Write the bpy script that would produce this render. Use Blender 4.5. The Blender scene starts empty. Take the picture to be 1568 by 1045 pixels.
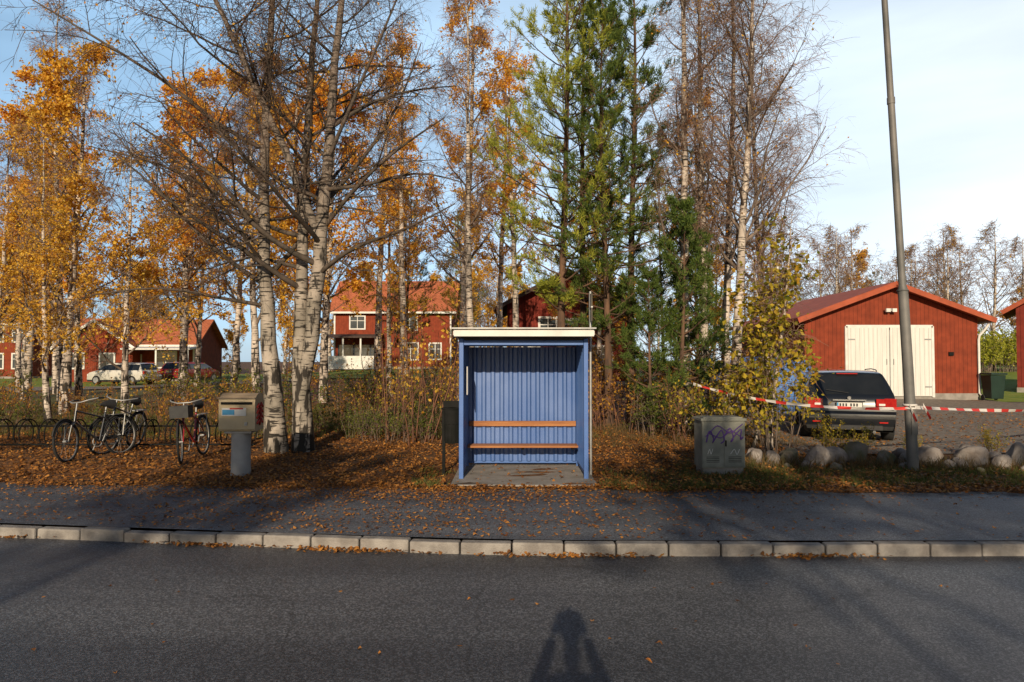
import bpy, math, random
import numpy as np
from mathutils import Vector, noise
random.seed(7); rng=np.random.default_rng(11)
C=bpy.context.scene
W=bpy.data.worlds.new("World"); C.world=W; W.use_nodes=True
C.view_settings.view_transform='Standard'
try: C.view_settings.look='None'
except: pass
C.view_settings.exposure=0
COL=C.collection
SUN_EL=math.radians(19.5); SUN_AZ=math.radians(184.6)

# ---------------------------------------------------------------- materials
def nt(m): return m.node_tree.nodes, m.node_tree.links
def mat(name,c1,c2=None,scale=5,rough=0.8,bump=0.0,bscale=None,spec=0.3,metal=0.0,detail=4,stretch=None,extra=None,coord='Object',lo=.35,hi=.65):
    m=bpy.data.materials.new(name); m.use_nodes=True; N,L=nt(m); b=N['Principled BSDF']
    b.inputs['Roughness'].default_value=rough; b.inputs['Metallic'].default_value=metal
    b.inputs['Specular IOR Level'].default_value=spec
    if c2 is None: c2=tuple(v*.75 for v in c1)
    tc=N.new('ShaderNodeTexCoord'); mp=N.new('ShaderNodeMapping'); L.new(tc.outputs[coord],mp.inputs[0])
    if stretch: mp.inputs['Scale'].default_value=stretch
    no=N.new('ShaderNodeTexNoise'); no.inputs['Scale'].default_value=scale; no.inputs['Detail'].default_value=detail
    L.new(mp.outputs[0],no.inputs['Vector'])
    r=N.new('ShaderNodeValToRGB'); r.color_ramp.elements[0].position=lo; r.color_ramp.elements[1].position=hi
    r.color_ramp.elements[0].color=(*c1,1); r.color_ramp.elements[1].color=(*c2,1)
    L.new(no.outputs['Fac'],r.inputs[0]); L.new(r.outputs[0],b.inputs['Base Color'])
    if bump:
        n2=N.new('ShaderNodeTexNoise'); n2.inputs['Scale'].default_value=bscale or scale*4; n2.inputs['Detail'].default_value=5
        L.new(mp.outputs[0],n2.inputs['Vector'])
        bp=N.new('ShaderNodeBump'); bp.inputs['Strength'].default_value=bump; bp.inputs['Distance'].default_value=.02
        L.new(n2.outputs['Fac'],bp.inputs['Height']); L.new(bp.outputs[0],b.inputs['Normal'])
    return m
def leafmat(name,cols,trans=.45):
    m=bpy.data.materials.new(name); m.use_nodes=True; N,L=nt(m); b=N['Principled BSDF']; out=N['Material Output']
    g=N.new('ShaderNodeNewGeometry'); r=N.new('ShaderNodeValToRGB')
    e=r.color_ramp.elements
    while len(e)<len(cols): e.new(.5)
    for i,c in enumerate(cols):
        e[i].position=i/(len(cols)-1); e[i].color=(*c,1)
    L.new(g.outputs['Random Per Island'],r.inputs[0]); L.new(r.outputs[0],b.inputs['Base Color'])
    b.inputs['Roughness'].default_value=.6; b.inputs['Specular IOR Level'].default_value=.2
    t=N.new('ShaderNodeBsdfTranslucent'); L.new(r.outputs[0],t.inputs[0])
    mx=N.new('ShaderNodeMixShader'); mx.inputs[0].default_value=trans
    L.new(b.outputs[0],mx.inputs[1]); L.new(t.outputs[0],mx.inputs[2]); L.new(mx.outputs[0],out.inputs[0])
    return m

def birchbark(name='birch_bark',ca=(.62,.53,.45),cb=(.36,.30,.25),upper_shade=None):
    m=mat(name,ca,cb,2.2,.8,.5,30)
    N,L=nt(m); b=N['Principled BSDF']; base=b.inputs['Base Color'].links[0].from_socket
    tc=[n for n in N if n.type=='TEX_COORD'][0]
    mp=N.new('ShaderNodeMapping'); mp.inputs['Scale'].default_value=(2.5,2.5,16); L.new(tc.outputs['Object'],mp.inputs[0])
    no=N.new('ShaderNodeTexNoise'); no.inputs['Scale'].default_value=1.6; no.inputs['Detail'].default_value=5; L.new(mp.outputs[0],no.inputs[0])
    r=N.new('ShaderNodeValToRGB'); r.color_ramp.elements[0].position=.54; r.color_ramp.elements[1].position=.60
    L.new(no.outputs[0],r.inputs[0])
    mp2=N.new('ShaderNodeMapping'); mp2.inputs['Scale'].default_value=(9,9,2.4); L.new(tc.outputs['Object'],mp2.inputs[0])
    n2=N.new('ShaderNodeTexNoise'); n2.inputs['Scale'].default_value=1.0; n2.inputs['Detail'].default_value=6; L.new(mp2.outputs[0],n2.inputs[0])
    sx=N.new('ShaderNodeSeparateXYZ'); L.new(tc.outputs['Object'],sx.inputs[0])
    mr=N.new('ShaderNodeMapRange'); mr.inputs[1].default_value=0; mr.inputs[2].default_value=3.0; mr.inputs[3].default_value=.43; mr.inputs[4].default_value=.59
    L.new(sx.outputs[2],mr.inputs[0])
    gt=N.new('ShaderNodeMath'); gt.operation='SUBTRACT'; L.new(n2.outputs[0],gt.inputs[0]); L.new(mr.outputs[0],gt.inputs[1])
    mu=N.new('ShaderNodeMath'); mu.operation='MULTIPLY'; mu.inputs[1].default_value=14; mu.use_clamp=True; L.new(gt.outputs[0],mu.inputs[0])
    mxm=N.new('ShaderNodeMath'); mxm.operation='MAXIMUM'; L.new(r.outputs[0],mxm.inputs[0]); L.new(mu.outputs[0],mxm.inputs[1])
    if upper_shade:
        m3=N.new('ShaderNodeMapRange'); m3.inputs[1].default_value=2.2; m3.inputs[2].default_value=6.5; m3.inputs[3].default_value=0; m3.inputs[4].default_value=.9; L.new(sx.outputs[2],m3.inputs[0])  # shade on the upper trunk, painted in by height
        m4=N.new('ShaderNodeMix'); m4.data_type='RGBA'; L.new(m3.outputs[0],m4.inputs[0]); L.new(base,m4.inputs[6]); m4.inputs[7].default_value=(*upper_shade,1); base=m4.outputs[2]
    mx=N.new('ShaderNodeMix'); mx.data_type='RGBA'; L.new(mxm.outputs[0],mx.inputs[0]); L.new(base,mx.inputs[6]); mx.inputs[7].default_value=(.03,.025,.02,1)
    L.new(mx.outputs[2],b.inputs['Base Color'])
    return m
M={}
M['bark']=birchbark()
M['hbark']=birchbark('shaded_birch_bark',(.42,.36,.30),(.21,.185,.15),(.17,.13,.105))  # hero bark: last colour is painted shade for the upper trunks
M['twig']=mat('birch_twig',(.26,.16,.115),(.15,.09,.065),3,.8)
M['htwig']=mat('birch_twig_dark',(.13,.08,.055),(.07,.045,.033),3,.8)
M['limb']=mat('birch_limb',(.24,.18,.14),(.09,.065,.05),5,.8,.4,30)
M['hlimb']=mat('birch_limb_shaded',(.12,.09,.07),(.05,.04,.03),5,.8,.4,30)  # hero limbs in a darker colour, their shade painted in
M['pbark']=mat('pine_bark',(.16,.09,.055),(.06,.04,.03),6,.9,.8,25,stretch=(1,1,.3))
M['redtwig']=mat('red_twig',(.22,.10,.06),(.13,.065,.04),3,.8)
M['lf_orange']=leafmat('leaf_orange',[(.70,.29,.02),(.88,.45,.045),(.94,.58,.08),(.66,.26,.02),(.94,.66,.13)],.5)
M['lf_gold']=leafmat('leaf_gold',[(.64,.31,.03),(.87,.52,.06),(.94,.64,.11),(.48,.25,.03),(.80,.42,.05)],.5)
M['lf_brown']=leafmat('leaf_brown',[(.30,.12,.02),(.52,.25,.035),(.60,.34,.05),(.22,.11,.025)])
M['lf_yg']=leafmat('leaf_yellowgreen',[(.16,.18,.02),(.46,.36,.035),(.64,.46,.05),(.13,.16,.02),(.55,.31,.03)])
M['lf_hedge']=leafmat('leaf_hedge',[(.30,.34,.04),(.46,.44,.05),(.25,.30,.035),(.55,.48,.06)])
M['lf_green']=leafmat('leaf_green',[(.05,.08,.015),(.10,.13,.02),(.18,.18,.03),(.08,.10,.02)],.3)
M['ndl_l']=leafmat('needle_light',[(.20,.26,.035),(.36,.39,.05),(.50,.48,.07),(.26,.31,.045)],.4)
M['ndl_d']=leafmat('needle_dark',[(.04,.075,.018),(.08,.13,.028),(.15,.19,.035),(.055,.10,.02)],.25)
M['litter']=leafmat('fallen_leaf',[(.15,.055,.018),(.36,.14,.03),(.54,.25,.06),(.25,.11,.035),(.10,.045,.02),(.44,.18,.04)],.15)
M['grass']=leafmat('grass_blade',[(.06,.09,.02),(.12,.15,.03),(.20,.17,.06),(.08,.11,.02)],.3)
M['dry']=leafmat('dry_grass',[(.14,.09,.04),(.22,.14,.06),(.10,.07,.03),(.10,.10,.035)],.3)

# ---------------------------------------------------------------- geometry accumulator
class Geo:
    def __init__(s): s.v=[];s.f=[];s.m=[];s.sm=[];s.n=0
    def add(s,v,f,mi=0,smooth=False):
        v=np.asarray(v,float).reshape(-1,3)
        if isinstance(f,np.ndarray): s.f.append(f+s.n); s.m.append(np.full(len(f),mi)); s.sm.append(np.full(len(f),smooth))
        else:
            for a in f:
                s.f.append(np.array([a])+s.n); s.m.append(np.array([mi])); s.sm.append(np.array([smooth]))
        s.v.append(v); s.n+=len(v)
    def build(s,name,mats,parent=None,loc=(0,0,0),rotz=0,bevel=0,sharp=None):
        me=bpy.data.meshes.new(name)
        V=np.concatenate(s.v); li=np.concatenate([a.ravel() for a in s.f]); tot=np.concatenate([np.full(len(a),a.shape[1]) for a in s.f])
        st=np.concatenate([[0],np.cumsum(tot)[:-1]])
        me.vertices.add(len(V)); me.vertices.foreach_set('co',V.ravel())
        me.loops.add(len(li)); me.loops.foreach_set('vertex_index',li.astype(np.int32))
        me.polygons.add(len(tot)); me.polygons.foreach_set('loop_start',st.astype(np.int32))
        for m in mats: me.materials.append(m)
        me.polygons.foreach_set('material_index',np.concatenate(s.m).astype(np.int32))
        me.polygons.foreach_set('use_smooth',np.concatenate(s.sm).astype(bool))
        me.update(calc_edges=True)
        if sharp: 
            try: me.set_sharp_from_angle(angle=math.radians(sharp))
            except Exception: pass
        o=bpy.data.objects.new(name,me); COL.objects.link(o); o.location=loc; o.rotation_euler[2]=rotz
        if parent: o.parent=parent
        if bevel:
            bm=o.modifiers.new('b','BEVEL'); bm.width=bevel; bm.segments=2; bm.limit_method='ANGLE'
        return o
    def box(s,c,d,mi=0,rz=0,rx=0,ry=0):
        x,y,z=[q/2 for q in d]
        v=np.array([[-x,-y,-z],[x,-y,-z],[x,y,-z],[-x,y,-z],[-x,-y,z],[x,-y,z],[x,y,z],[-x,y,z]])
        if rx: c_,s_=math.cos(rx),math.sin(rx); v=v@np.array([[1,0,0],[0,c_,s_],[0,-s_,c_]])
        if ry: c_,s_=math.cos(ry),math.sin(ry); v=v@np.array([[c_,0,-s_],[0,1,0],[s_,0,c_]])
        if rz: c_,s_=math.cos(rz),math.sin(rz); v=v@np.array([[c_,s_,0],[-s_,c_,0],[0,0,1]])
        s.add(v+np.array(c),np.array([[0,3,2,1],[4,5,6,7],[0,1,5,4],[1,2,6,5],[2,3,7,6],[3,0,4,7]]),mi)
    def tube(s,pts,r,mi=0,k=8,closed=False,caps=True):
        p=np.asarray(pts,float); n=len(p); r=np.broadcast_to(np.asarray(r,float),(n,))
        if closed: T=np.roll(p,-1,0)-np.roll(p,1,0)
        else: T=np.gradient(p,axis=0)
        T/=np.linalg.norm(T,axis=1)[:,None]+1e-9
        m=np.abs(T).mean(0); ref=np.eye(3)[int(np.argmin(m))]
        A=np.cross(T,ref); A/=np.linalg.norm(A,axis=1)[:,None]+1e-9; B=np.cross(T,A)
        a=np.arange(k)*2*np.pi/k
        V=p[:,None]+r[:,None,None]*(A[:,None]*np.cos(a)[None,:,None]+B[:,None]*np.sin(a)[None,:,None])
        i=np.arange(n if closed else n-1)[:,None]; j=np.arange(k)[None]
        i2=(i+1)%n; j2=(j+1)%k
        F=np.stack([i*k+j,i*k+j2,i2*k+j2,i2*k+j],-1).reshape(-1,4)
        s.add(V.reshape(-1,3),F,mi,True)
        if caps and not closed:
            s.add(V[0],[list(range(k))[::-1]],mi); s.add(V[-1],[list(range(k))],mi)
    def ring(s,c,R,r,mi=0,axis='x',k=8,n=32):
        a=np.arange(n)*2*np.pi/n; z=np.zeros(n)
        if axis=='x': p=np.stack([z,np.cos(a)*R,np.sin(a)*R],1)
        elif axis=='y': p=np.stack([np.cos(a)*R,z,np.sin(a)*R],1)
        else: p=np.stack([np.cos(a)*R,np.sin(a)*R,z],1)
        s.tube(p+np.array(c),r,mi,k,True)
    def disc(s,c,R,w,mi=0,axis='y',k=24):
        a=np.array({'x':(1,0,0),'y':(0,1,0),'z':(0,0,1)}[axis])*w/2
        s.tube([np.array(c)-a,np.array(c)+a],R,mi,k)

def norm(v): return v/(np.linalg.norm(v,axis=-1,keepdims=True)+1e-9)
def sstep(a,b,x):
    t=np.clip((x-a)/(b-a),0,1); return t*t*(3-2*t)
def grow(P,D,L,R,n,wob,trop,tip=.3):
    N=len(P); pts=np.empty((N,n,3)); pts[:,0]=P; d=norm(D); st=(L/(n-1))[:,None]
    for i in range(1,n):
        d=norm(d+wob*rng.normal(size=(N,3))+np.array([0,0,trop])); pts[:,i]=pts[:,i-1]+d*st
    t=np.linspace(0,1,n)[None]; return pts,R[:,None]*(1-(1-tip)*t)
def kids(pts,rad,m,t0,t1,ang,aj=.2):
    N,n,_=pts.shape
    t=t0+(t1-t0)*(np.arange(m)[None]+rng.random((N,m)))/m
    x=t*(n-1); i=np.minimum(x.astype(int),n-2); f=(x-i)[...,None]; r_=np.arange(N)[:,None]
    a=pts[r_,i]; b=pts[r_,i+1]; P=a+(b-a)*f; T=norm(b-a)
    rr=rad[r_,i]*(1-f[...,0])+rad[r_,i+1]*f[...,0]
    q=rng.normal(size=(N,m,3)); q=norm(q-(q*T).sum(-1,keepdims=True)*T)
    an=(ang+aj*rng.normal(size=(N,m)))[...,None]
    D=T*np.cos(an)+q*np.sin(an)
    return P.reshape(-1,3),D.reshape(-1,3),t.ravel(),rr.ravel(),np.repeat(np.arange(N),m)
def tubes(g,pts,rad,k,mi):
    N,n,_=pts.shape
    T=norm(np.gradient(pts,axis=1)); mean=np.abs(T.mean(1))
    ref=np.where((mean[:,2]>.75)[:,None],np.array([1.,0.1,0]),np.array([0,0.1,1.]))[:,None]
    A=norm(np.cross(T,np.broadcast_to(ref,T.shape))); B=np.cross(T,A)
    if k==2:
        ph=rng.random(N)*np.pi; w=A*np.cos(ph)[:,None,None]+B*np.sin(ph)[:,None,None]
        V=np.stack([pts-w*rad[...,None],pts+w*rad[...,None]],2)
        i=(np.arange(N)[:,None]*n+np.arange(n-1)[None]).ravel()*2
        F=np.stack([i,i+1,i+3,i+2],-1)
    else:
        a=np.arange(k)*2*np.pi/k
        V=pts[:,:,None]+rad[:,:,None,None]*(A[:,:,None]*np.cos(a)[:,None]+B[:,:,None]*np.sin(a)[:,None])
        base=(np.arange(N)[:,None]*n+np.arange(n-1)[None])[...,None]; j=np.arange(k)
        F=np.stack([base*k+j,base*k+(j+1)%k,(base+1)*k+(j+1)%k,(base+1)*k+j],-1).reshape(-1,4)
    g.add(V.reshape(-1,3),F,mi,k>2)
def leaves(g,P,size,mi,asp=.7,flat=0.):
    N=len(P); u=rng.normal(size=(N,3)); w=rng.normal(size=(N,3))
    if flat: u[:,2]*=1-flat; w[:,2]*=1-flat
    u=norm(u); w=norm(w-(w*u).sum(1,keepdims=True)*u)
    s=(size*(.6+.8*rng.random(N)))[:,None]
    nn=np.cross(u,w)*s*.12
    V=np.stack([P-u*s*.5,P-u*s*.05+w*s*asp*.5+nn,P+u*s*.5,P-u*s*.05-w*s*asp*.5+nn],1)
    F=np.arange(N*4).reshape(N,4); g.add(V.reshape(-1,3),F,mi)
def resample(poly,n=18):
    p=np.array(poly,float); d=np.r_[0,np.cumsum(np.linalg.norm(np.diff(p[:,:3],axis=0),axis=1))]; d/=d[-1]
    t=np.linspace(0,1,n); q=np.stack([np.interp(t,d,p[:,i]) for i in range(4)],1)
    for _ in range(2): q[1:-1]=.25*q[:-2]+.5*q[1:-1]+.25*q[2:]
    return q
def birch(name,trunks,limbs=(),m1=26,t0=.3,Lmax=3.6,m2=8,m3=6,m4=4,nleaf=2000,lsize=.06,lmat='lf_orange',tw=.0035,droop=-.16,k0=10,ang1=.85,gap=0.,trop=.07,hero=False):
    g=Geo()
    Q=np.stack([resample(t) for t in trunks]); Q[:,1:-1,:2]+=rng.normal(size=Q[:,1:-1,:2].shape)*.012
    tubes(g,Q[...,:3],Q[...,3],k0,0)
    P,D,t,r,pi=kids(Q[...,:3],Q[...,3],m1,t0,.97,ang1,.2)
    top=1-(t-t0)/(1-t0)
    L=Lmax*(.22+.78*top**.8)*(.6+.5*rng.random(len(t)))
    p1,r1=grow(P,D,L,np.maximum(r*.42*(.7+.5*rng.random(len(t))),.008),9,.10,trop,.2)
    if len(limbs):
        q=np.stack([resample(l,9) for l in limbs]); p1=np.concatenate([p1,q[...,:3]]); r1=np.concatenate([r1,q[...,3]])
        L=np.concatenate([L,np.linalg.norm(q[:,-1,:3]-q[:,0,:3],axis=1)])
    tubes(g,p1,r1,6,1)
    P,D,t,r,pi=kids(p1,r1,m2,.15,1,.8,.25)
    L2=L[pi]*.42*(1.1-.6*t)*(.6+.7*rng.random(len(t)))
    p2,r2=grow(P,D,L2,np.clip(r*.5,.005,.02),6,.12,.02,.35); tubes(g,p2,r2,4,1)
    P,D,t,r,pi=kids(p2,r2,m3,.1,1,.8,.3)
    L3=(.35+.35*rng.random(len(t)))*np.clip(L2[pi],.5,1.4)
    p3,r3=grow(P,D,L3,np.full(len(t),tw*1.25),5,.14,droop*.6,.6); tubes(g,p3,r3,2,2)
    P,D,t,r,pi=kids(p3,r3,m4,.1,1,.7,.3)
    L4=(.16+.28*rng.random(len(t)))
    p4,r4=grow(P,D,L4,np.full(len(t),tw*.8),4,.12,droop,.6); tubes(g,p4,r4,2,2)
    if nleaf:
        A=np.concatenate([p4[:,1:].reshape(-1,3),p3[:,2:].reshape(-1,3)])
        key=np.array([noise.noise(Vector(a*0.9)) for a in A[::1]]) if len(A)<90000 else rng.random(len(A))-.3
        w=np.clip(key+.35-gap,0.02,1)**1.5; w/=w.sum()
        idx=rng.choice(len(A),size=nleaf,p=w)
        leaves(g,A[idx]+rng.normal(size=(nleaf,3))*.05,lsize,3)
    return g.build(name,[M['hbark'],M['hlimb'],M['htwig'],M[lmat]] if hero else [M['bark'],M['limb'],M['twig'],M[lmat]])
def strunk(h,r,lean=(0,0),x=0,y=0):
    pts=[]
    for i in range(6):
        t=i/5; pts.append((x+lean[0]*t+ .02*h*math.sin(3*t+x*5)*t, y+lean[1]*t+.015*h*math.cos(4*t+y)*t, h*t, r*(1-.9*t**1.1)*(1.25 if i==0 else 1)))
    return pts
def pine(name,H,r,z0,Lb,mn,wh=.45,nb=5,need=12,m2=7,full=.55,t2=.3,dens=.12,spread=.6,nw=.009):
    g=Geo(); Q=resample(strunk(H,r,(.1,.1)))[None]; tubes(g,Q[...,:3],Q[...,3],9,0)
    zs=np.arange(z0,H-.1,wh); P=[];D=[];L=[];R=[]
    for z in zs:
        t=(z-z0)/(H-z0); a0=random.random()*6.28
        for b in range(nb):
            if random.random()<dens: continue
            a=a0+b*6.28/nb+random.gauss(0,.25); el=.05+.75*t+random.gauss(0,.15)
            zz=z+random.gauss(0,.06); x=np.interp(zz,Q[0,:,2],Q[0,:,0]); y=np.interp(zz,Q[0,:,2],Q[0,:,1])
            P.append((x,y,zz)); D.append((math.cos(a)*math.cos(el),math.sin(a)*math.cos(el),math.sin(el)))
            L.append(Lb*(.12+.88*(1-t)**.6)*min(1,full+t*2.2)*random.uniform(.5,1.2)); R.append(.012+.02*(1-t))
    P,D,L,R=map(np.array,(P,D,L,R))
    p1,r1=grow(P,D,L,R,7,.08,.06,.25); tubes(g,p1,r1,5,0)
    P,D,t,r,pi=kids(p1,r1,m2,t2,1,.75,.2); D[:,2]+=.2
    L2=L[pi]*.36*(1.2-.6*t)*(.6+.6*rng.random(len(t)))
    p2,r2=grow(P,D,L2,np.full(len(t),.006),5,.08,.12,.5); tubes(g,p2,r2,3,0)
    allp=np.concatenate([p2[:,2:].reshape(-1,3),p1[:,5:].reshape(-1,3)])
    T=np.concatenate([norm(np.gradient(p2,axis=1))[:,2:].reshape(-1,3),norm(np.gradient(p1,axis=1))[:,5:].reshape(-1,3)])
    P=np.repeat(allp,need,0)+rng.normal(size=(len(allp)*need,3))*.03; T=np.repeat(T,need,0)
    d=norm(T*.7+rng.normal(size=P.shape)*spread+np.array([0,0,.15])); l=(.08+.08*rng.random(len(P)))[:,None]
    w=norm(np.cross(d,rng.normal(size=P.shape)))*nw
    V=np.stack([P-w,P+w,P+d*l+w*.4,P+d*l-w*.4],1)
    g.add(V.reshape(-1,3),np.arange(len(P)*4).reshape(-1,4),1)
    return g.build(name,[M['pbark'],mn])
def shrub(name,ns,h,spread,nl,ls,lm,tm,m2=6,tw=.004,bend=.06):
    g=Geo(); a=rng.random(ns)*6.28; rr=np.sqrt(rng.random(ns))*spread
    P=np.stack([np.cos(a)*rr*.5,np.sin(a)*rr*.5,np.zeros(ns)],1); D=np.stack([np.cos(a)*.35*rng.random(ns),np.sin(a)*.35*rng.random(ns),np.ones(ns)],1)
    L=h*(.55+.5*rng.random(ns)); p1,r1=grow(P,D,L,np.full(ns,.004+.004*h),8,bend,.02,.3); tubes(g,p1,r1,4,0)
    P,D,t,r,pi=kids(p1,r1,m2,.2,1,.6,.2); L2=h*.28*(1.2-.7*t)*(.6+.6*rng.random(len(t)))
    p2,r2=grow(P,D,L2,np.full(len(t),tw),5,.1,.03,.5); tubes(g,p2,r2,2,0)
    P,D,t,r,pi=kids(p2,r2,4,.2,1,.7,.2); p3,r3=grow(P,D,.12+.15*rng.random(len(t)),np.full(len(t),tw*.7),3,.1,0,.5); tubes(g,p3,r3,2,0)
    A=np.concatenate([p2[:,1:].reshape(-1,3),p3[:,1:].reshape(-1,3)])
    leaves(g,A[rng.integers(0,len(A),nl)]+rng.normal(size=(nl,3))*.03,ls,1)
    return g.build(name,[M[tm],M[lm]])
def inst(o,name,loc,rz,s=1,parent=None):
    n=bpy.data.objects.new(name,o.data); COL.objects.link(n); n.location=loc; n.rotation_euler[2]=rz
    n.scale=(s,s,s) if not isinstance(s,tuple) else s
    if parent: n.parent=parent
    return n
def place(o,loc,rz=0,s=1): o.location=loc; o.rotation_euler[2]=rz; o.scale=(s,s,s)

# ---------------------------------------------------------------- ground
def kerb_y(x): return 6.58+.13*.5*np.log1p(np.exp(np.clip(-x/.5,-50,50)))
def edge_y(x): return 9.35-.05*np.clip(x,-12,12)+.06*np.sin(x*2.3)+.05*np.sin(x*5.1+1)
def tz(x,y):
    x=np.asarray(x,float);y=np.asarray(y,float)
    return np.clip((y-14)*.018,0,1.25)*sstep(-28,-12,x)+ .03*np.sin(x*1.1+.5)*np.sin(y*.9)*sstep(10,13,y)*sstep(60,20,y)+.02
def gz(x,y): return float(tz(x,y))
def sheet(name,xs,yf0,yf1,ny,zf,m):
    xs=np.asarray(xs,float); t=np.linspace(0,1,ny)[:,None]
    Y=yf0(xs)[None]*(1-t)+yf1(xs)[None]*t; X=np.broadcast_to(xs[None],Y.shape); Z=zf(X,Y)
    V=np.stack([X,Y,Z],-1).reshape(-1,3); n=len(xs); i=(np.arange(ny-1)[:,None]*n+np.arange(n-1)[None]).ravel()
    g=Geo(); g.add(V,np.stack([i,i+1,i+n+1,i+n],-1),0,True); return g.build(name,[m])
def gsoil():
    m=mat('ground_soil',(.05,.032,.02),(.09,.055,.03),.8,.95,.8,22); N,L=nt(m); b=N['Principled BSDF']; base=b.inputs['Base Color'].links[0].from_socket
    tc=[n for n in N if n.type=='TEX_COORD'][0]
    vo=N.new('ShaderNodeTexVoronoi'); vo.inputs['Scale'].default_value=18; L.new(tc.outputs['Object'],vo.inputs['Vector'])
    hs=N.new('ShaderNodeSeparateColor'); L.new(vo.outputs['Color'],hs.inputs[0])
    r=N.new('ShaderNodeValToRGB'); e=r.color_ramp.elements; e[0].color=(.07,.03,.012,1); e[1].color=(.30,.13,.035,1); e.new(.5).color=(.17,.07,.02,1); L.new(hs.outputs[0],r.inputs[0])
    n2=N.new('ShaderNodeTexNoise'); n2.inputs['Scale'].default_value=.6; n2.inputs['Detail'].default_value=6; L.new(tc.outputs['Object'],n2.inputs[0])
    rr=N.new('ShaderNodeValToRGB'); rr.color_ramp.elements[0].position=.35; rr.color_ramp.elements[1].position=.6; L.new(n2.outputs[0],rr.inputs[0])
    mx=N.new('ShaderNodeMix'); mx.data_type='RGBA'; L.new(rr.outputs[0],mx.inputs[0]); L.new(base,mx.inputs[6]); L.new(r.outputs[0],mx.inputs[7])
    L.new(mx.outputs[2],b.inputs['Base Color']); return m
M['soil']=gsoil()
ys=np.r_[-400,-200,-80,-40,-20,-10,-5,-2.4,-2.1,-1.9,5.5,np.arange(8.4,16,.12),np.arange(16,40,1),np.arange(40,130,5),160,250,500,900]
xs=np.r_[-900,-400,-200,-120,np.arange(-80,-16,4),np.arange(-16,16,.35),np.arange(16,80,4),120,200,400,900]
X,Y=np.meshgrid(xs,ys)
E=edge_y(X); Z=tz(X,Y)+.015*rng.normal(size=X.shape)*sstep(9,10,Y)*sstep(30,16,Y)
Z=np.where(Y>6,-.06+(Z+.06)*sstep(-.08,.12,Y-E),np.where(Y<-2.05,0.0,-.3))
g=Geo(); n=len(xs); i=(np.arange(len(ys)-1)[:,None]*n+np.arange(n-1)[None]).ravel()
g.add(np.stack([X,Y,Z],-1).reshape(-1,3),np.stack([i,i+1,i+n+1,i+n],-1),0,True); g.build('ground',[M['soil']])
def asphalt(name,c1,c2,sp,rough,leafy=0):
    m=mat(name,c1,c2,.5,rough,.4,160,spec=.5,lo=.3,hi=.7); N,L=nt(m); b=N['Principled BSDF']; base=b.inputs['Base Color'].links[0].from_socket
    tc=[n for n in N if n.type=='TEX_COORD'][0]
    vo=N.new('ShaderNodeTexVoronoi'); vo.inputs['Scale'].default_value=95; L.new(tc.outputs['Object'],vo.inputs['Vector'])
    hs=N.new('ShaderNodeSeparateColor'); L.new(vo.outputs['Color'],hs.inputs[0])
    r=N.new('ShaderNodeValToRGB'); e=r.color_ramp.elements; e[0].position=.45;e[0].color=(.65,.65,.65,1); e[1].position=1;e[1].color=(sp,sp,sp,1); L.new(hs.outputs[0],r.inputs[0])
    mx=N.new('ShaderNodeMix'); mx.data_type='RGBA'; mx.blend_type='MULTIPLY'; mx.inputs[0].default_value=1; L.new(base,mx.inputs[6]); L.new(r.outputs[0],mx.inputs[7])
    mp=N.new('ShaderNodeMapping'); mp.inputs['Scale'].default_value=(.08,1.1,1); L.new(tc.outputs['Object'],mp.inputs[0])
    n3=N.new('ShaderNodeTexNoise'); n3.inputs['Scale'].default_value=1.2; n3.inputs['Detail'].default_value=5; L.new(mp.outputs[0],n3.inputs[0])
    r3=N.new('ShaderNodeValToRGB'); r3.color_ramp.elements[0].position=.35;r3.color_ramp.elements[0].color=(.7,.7,.72,1);r3.color_ramp.elements[1].position=.65;r3.color_ramp.elements[1].color=(1.35,1.33,1.3,1); L.new(n3.outputs[0],r3.inputs[0])
    m2=N.new('ShaderNodeMix'); m2.data_type='RGBA'; m2.blend_type='MULTIPLY'; m2.inputs[0].default_value=1; L.new(mx.outputs[2],m2.inputs[6]); L.new(r3.outputs[0],m2.inputs[7])
    v2=N.new('ShaderNodeTexVoronoi'); v2.feature='DISTANCE_TO_EDGE'; v2.inputs['Scale'].default_value=.55
    nw=N.new('ShaderNodeTexNoise'); nw.inputs['Scale'].default_value=3; L.new(tc.outputs['Object'],nw.inputs[0])
    va=N.new('ShaderNodeMixRGB'); va.inputs[0].default_value=.18; L.new(tc.outputs['Object'],va.inputs[1]); L.new(nw.outputs['Color'],va.inputs[2]); L.new(va.outputs[0],v2.inputs['Vector'])
    lt=N.new('ShaderNodeMath'); lt.operation='LESS_THAN'; lt.inputs[1].default_value=.004; L.new(v2.outputs['Distance'],lt.inputs[0])
    m3=N.new('ShaderNodeMix'); m3.data_type='RGBA'; sc=N.new('ShaderNodeMath'); sc.operation='MULTIPLY'; sc.inputs[1].default_value=.35; L.new(lt.outputs[0],sc.inputs[0]); L.new(sc.outputs[0],m3.inputs[0]); L.new(m2.outputs[2],m3.inputs[6]); m3.inputs[7].default_value=(.015,.014,.013,1)
    L.new(m3.outputs[2],b.inputs['Base Color'])
    rn=N.new('ShaderNodeMapRange'); rn.inputs[3].default_value=rough-.12; rn.inputs[4].default_value=rough+.15; L.new(n3.outputs[0],rn.inputs[0]); L.new(rn.outputs[0],b.inputs['Roughness'])
    return m
M['road']=asphalt('road_asphalt',(.058,.061,.070),(.092,.095,.104),2.2,.48)
M['path']=asphalt('path_asphalt',(.080,.088,.106),(.12,.128,.146),1.8,.58)
rx=np.r_[-300,-100,-40,np.arange(-20,20.1,.5),40,100,300]
sheet('road',rx,lambda x:x*0-2.0,lambda x:kerb_y(x)+.02,6,lambda x,y:x*0-.12,M['road'])
sheet('footpath',rx,lambda x:kerb_y(x)+.13,lambda x:edge_y(x)+.35,6,lambda x,y:x*0-.004,M['path'])
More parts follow.
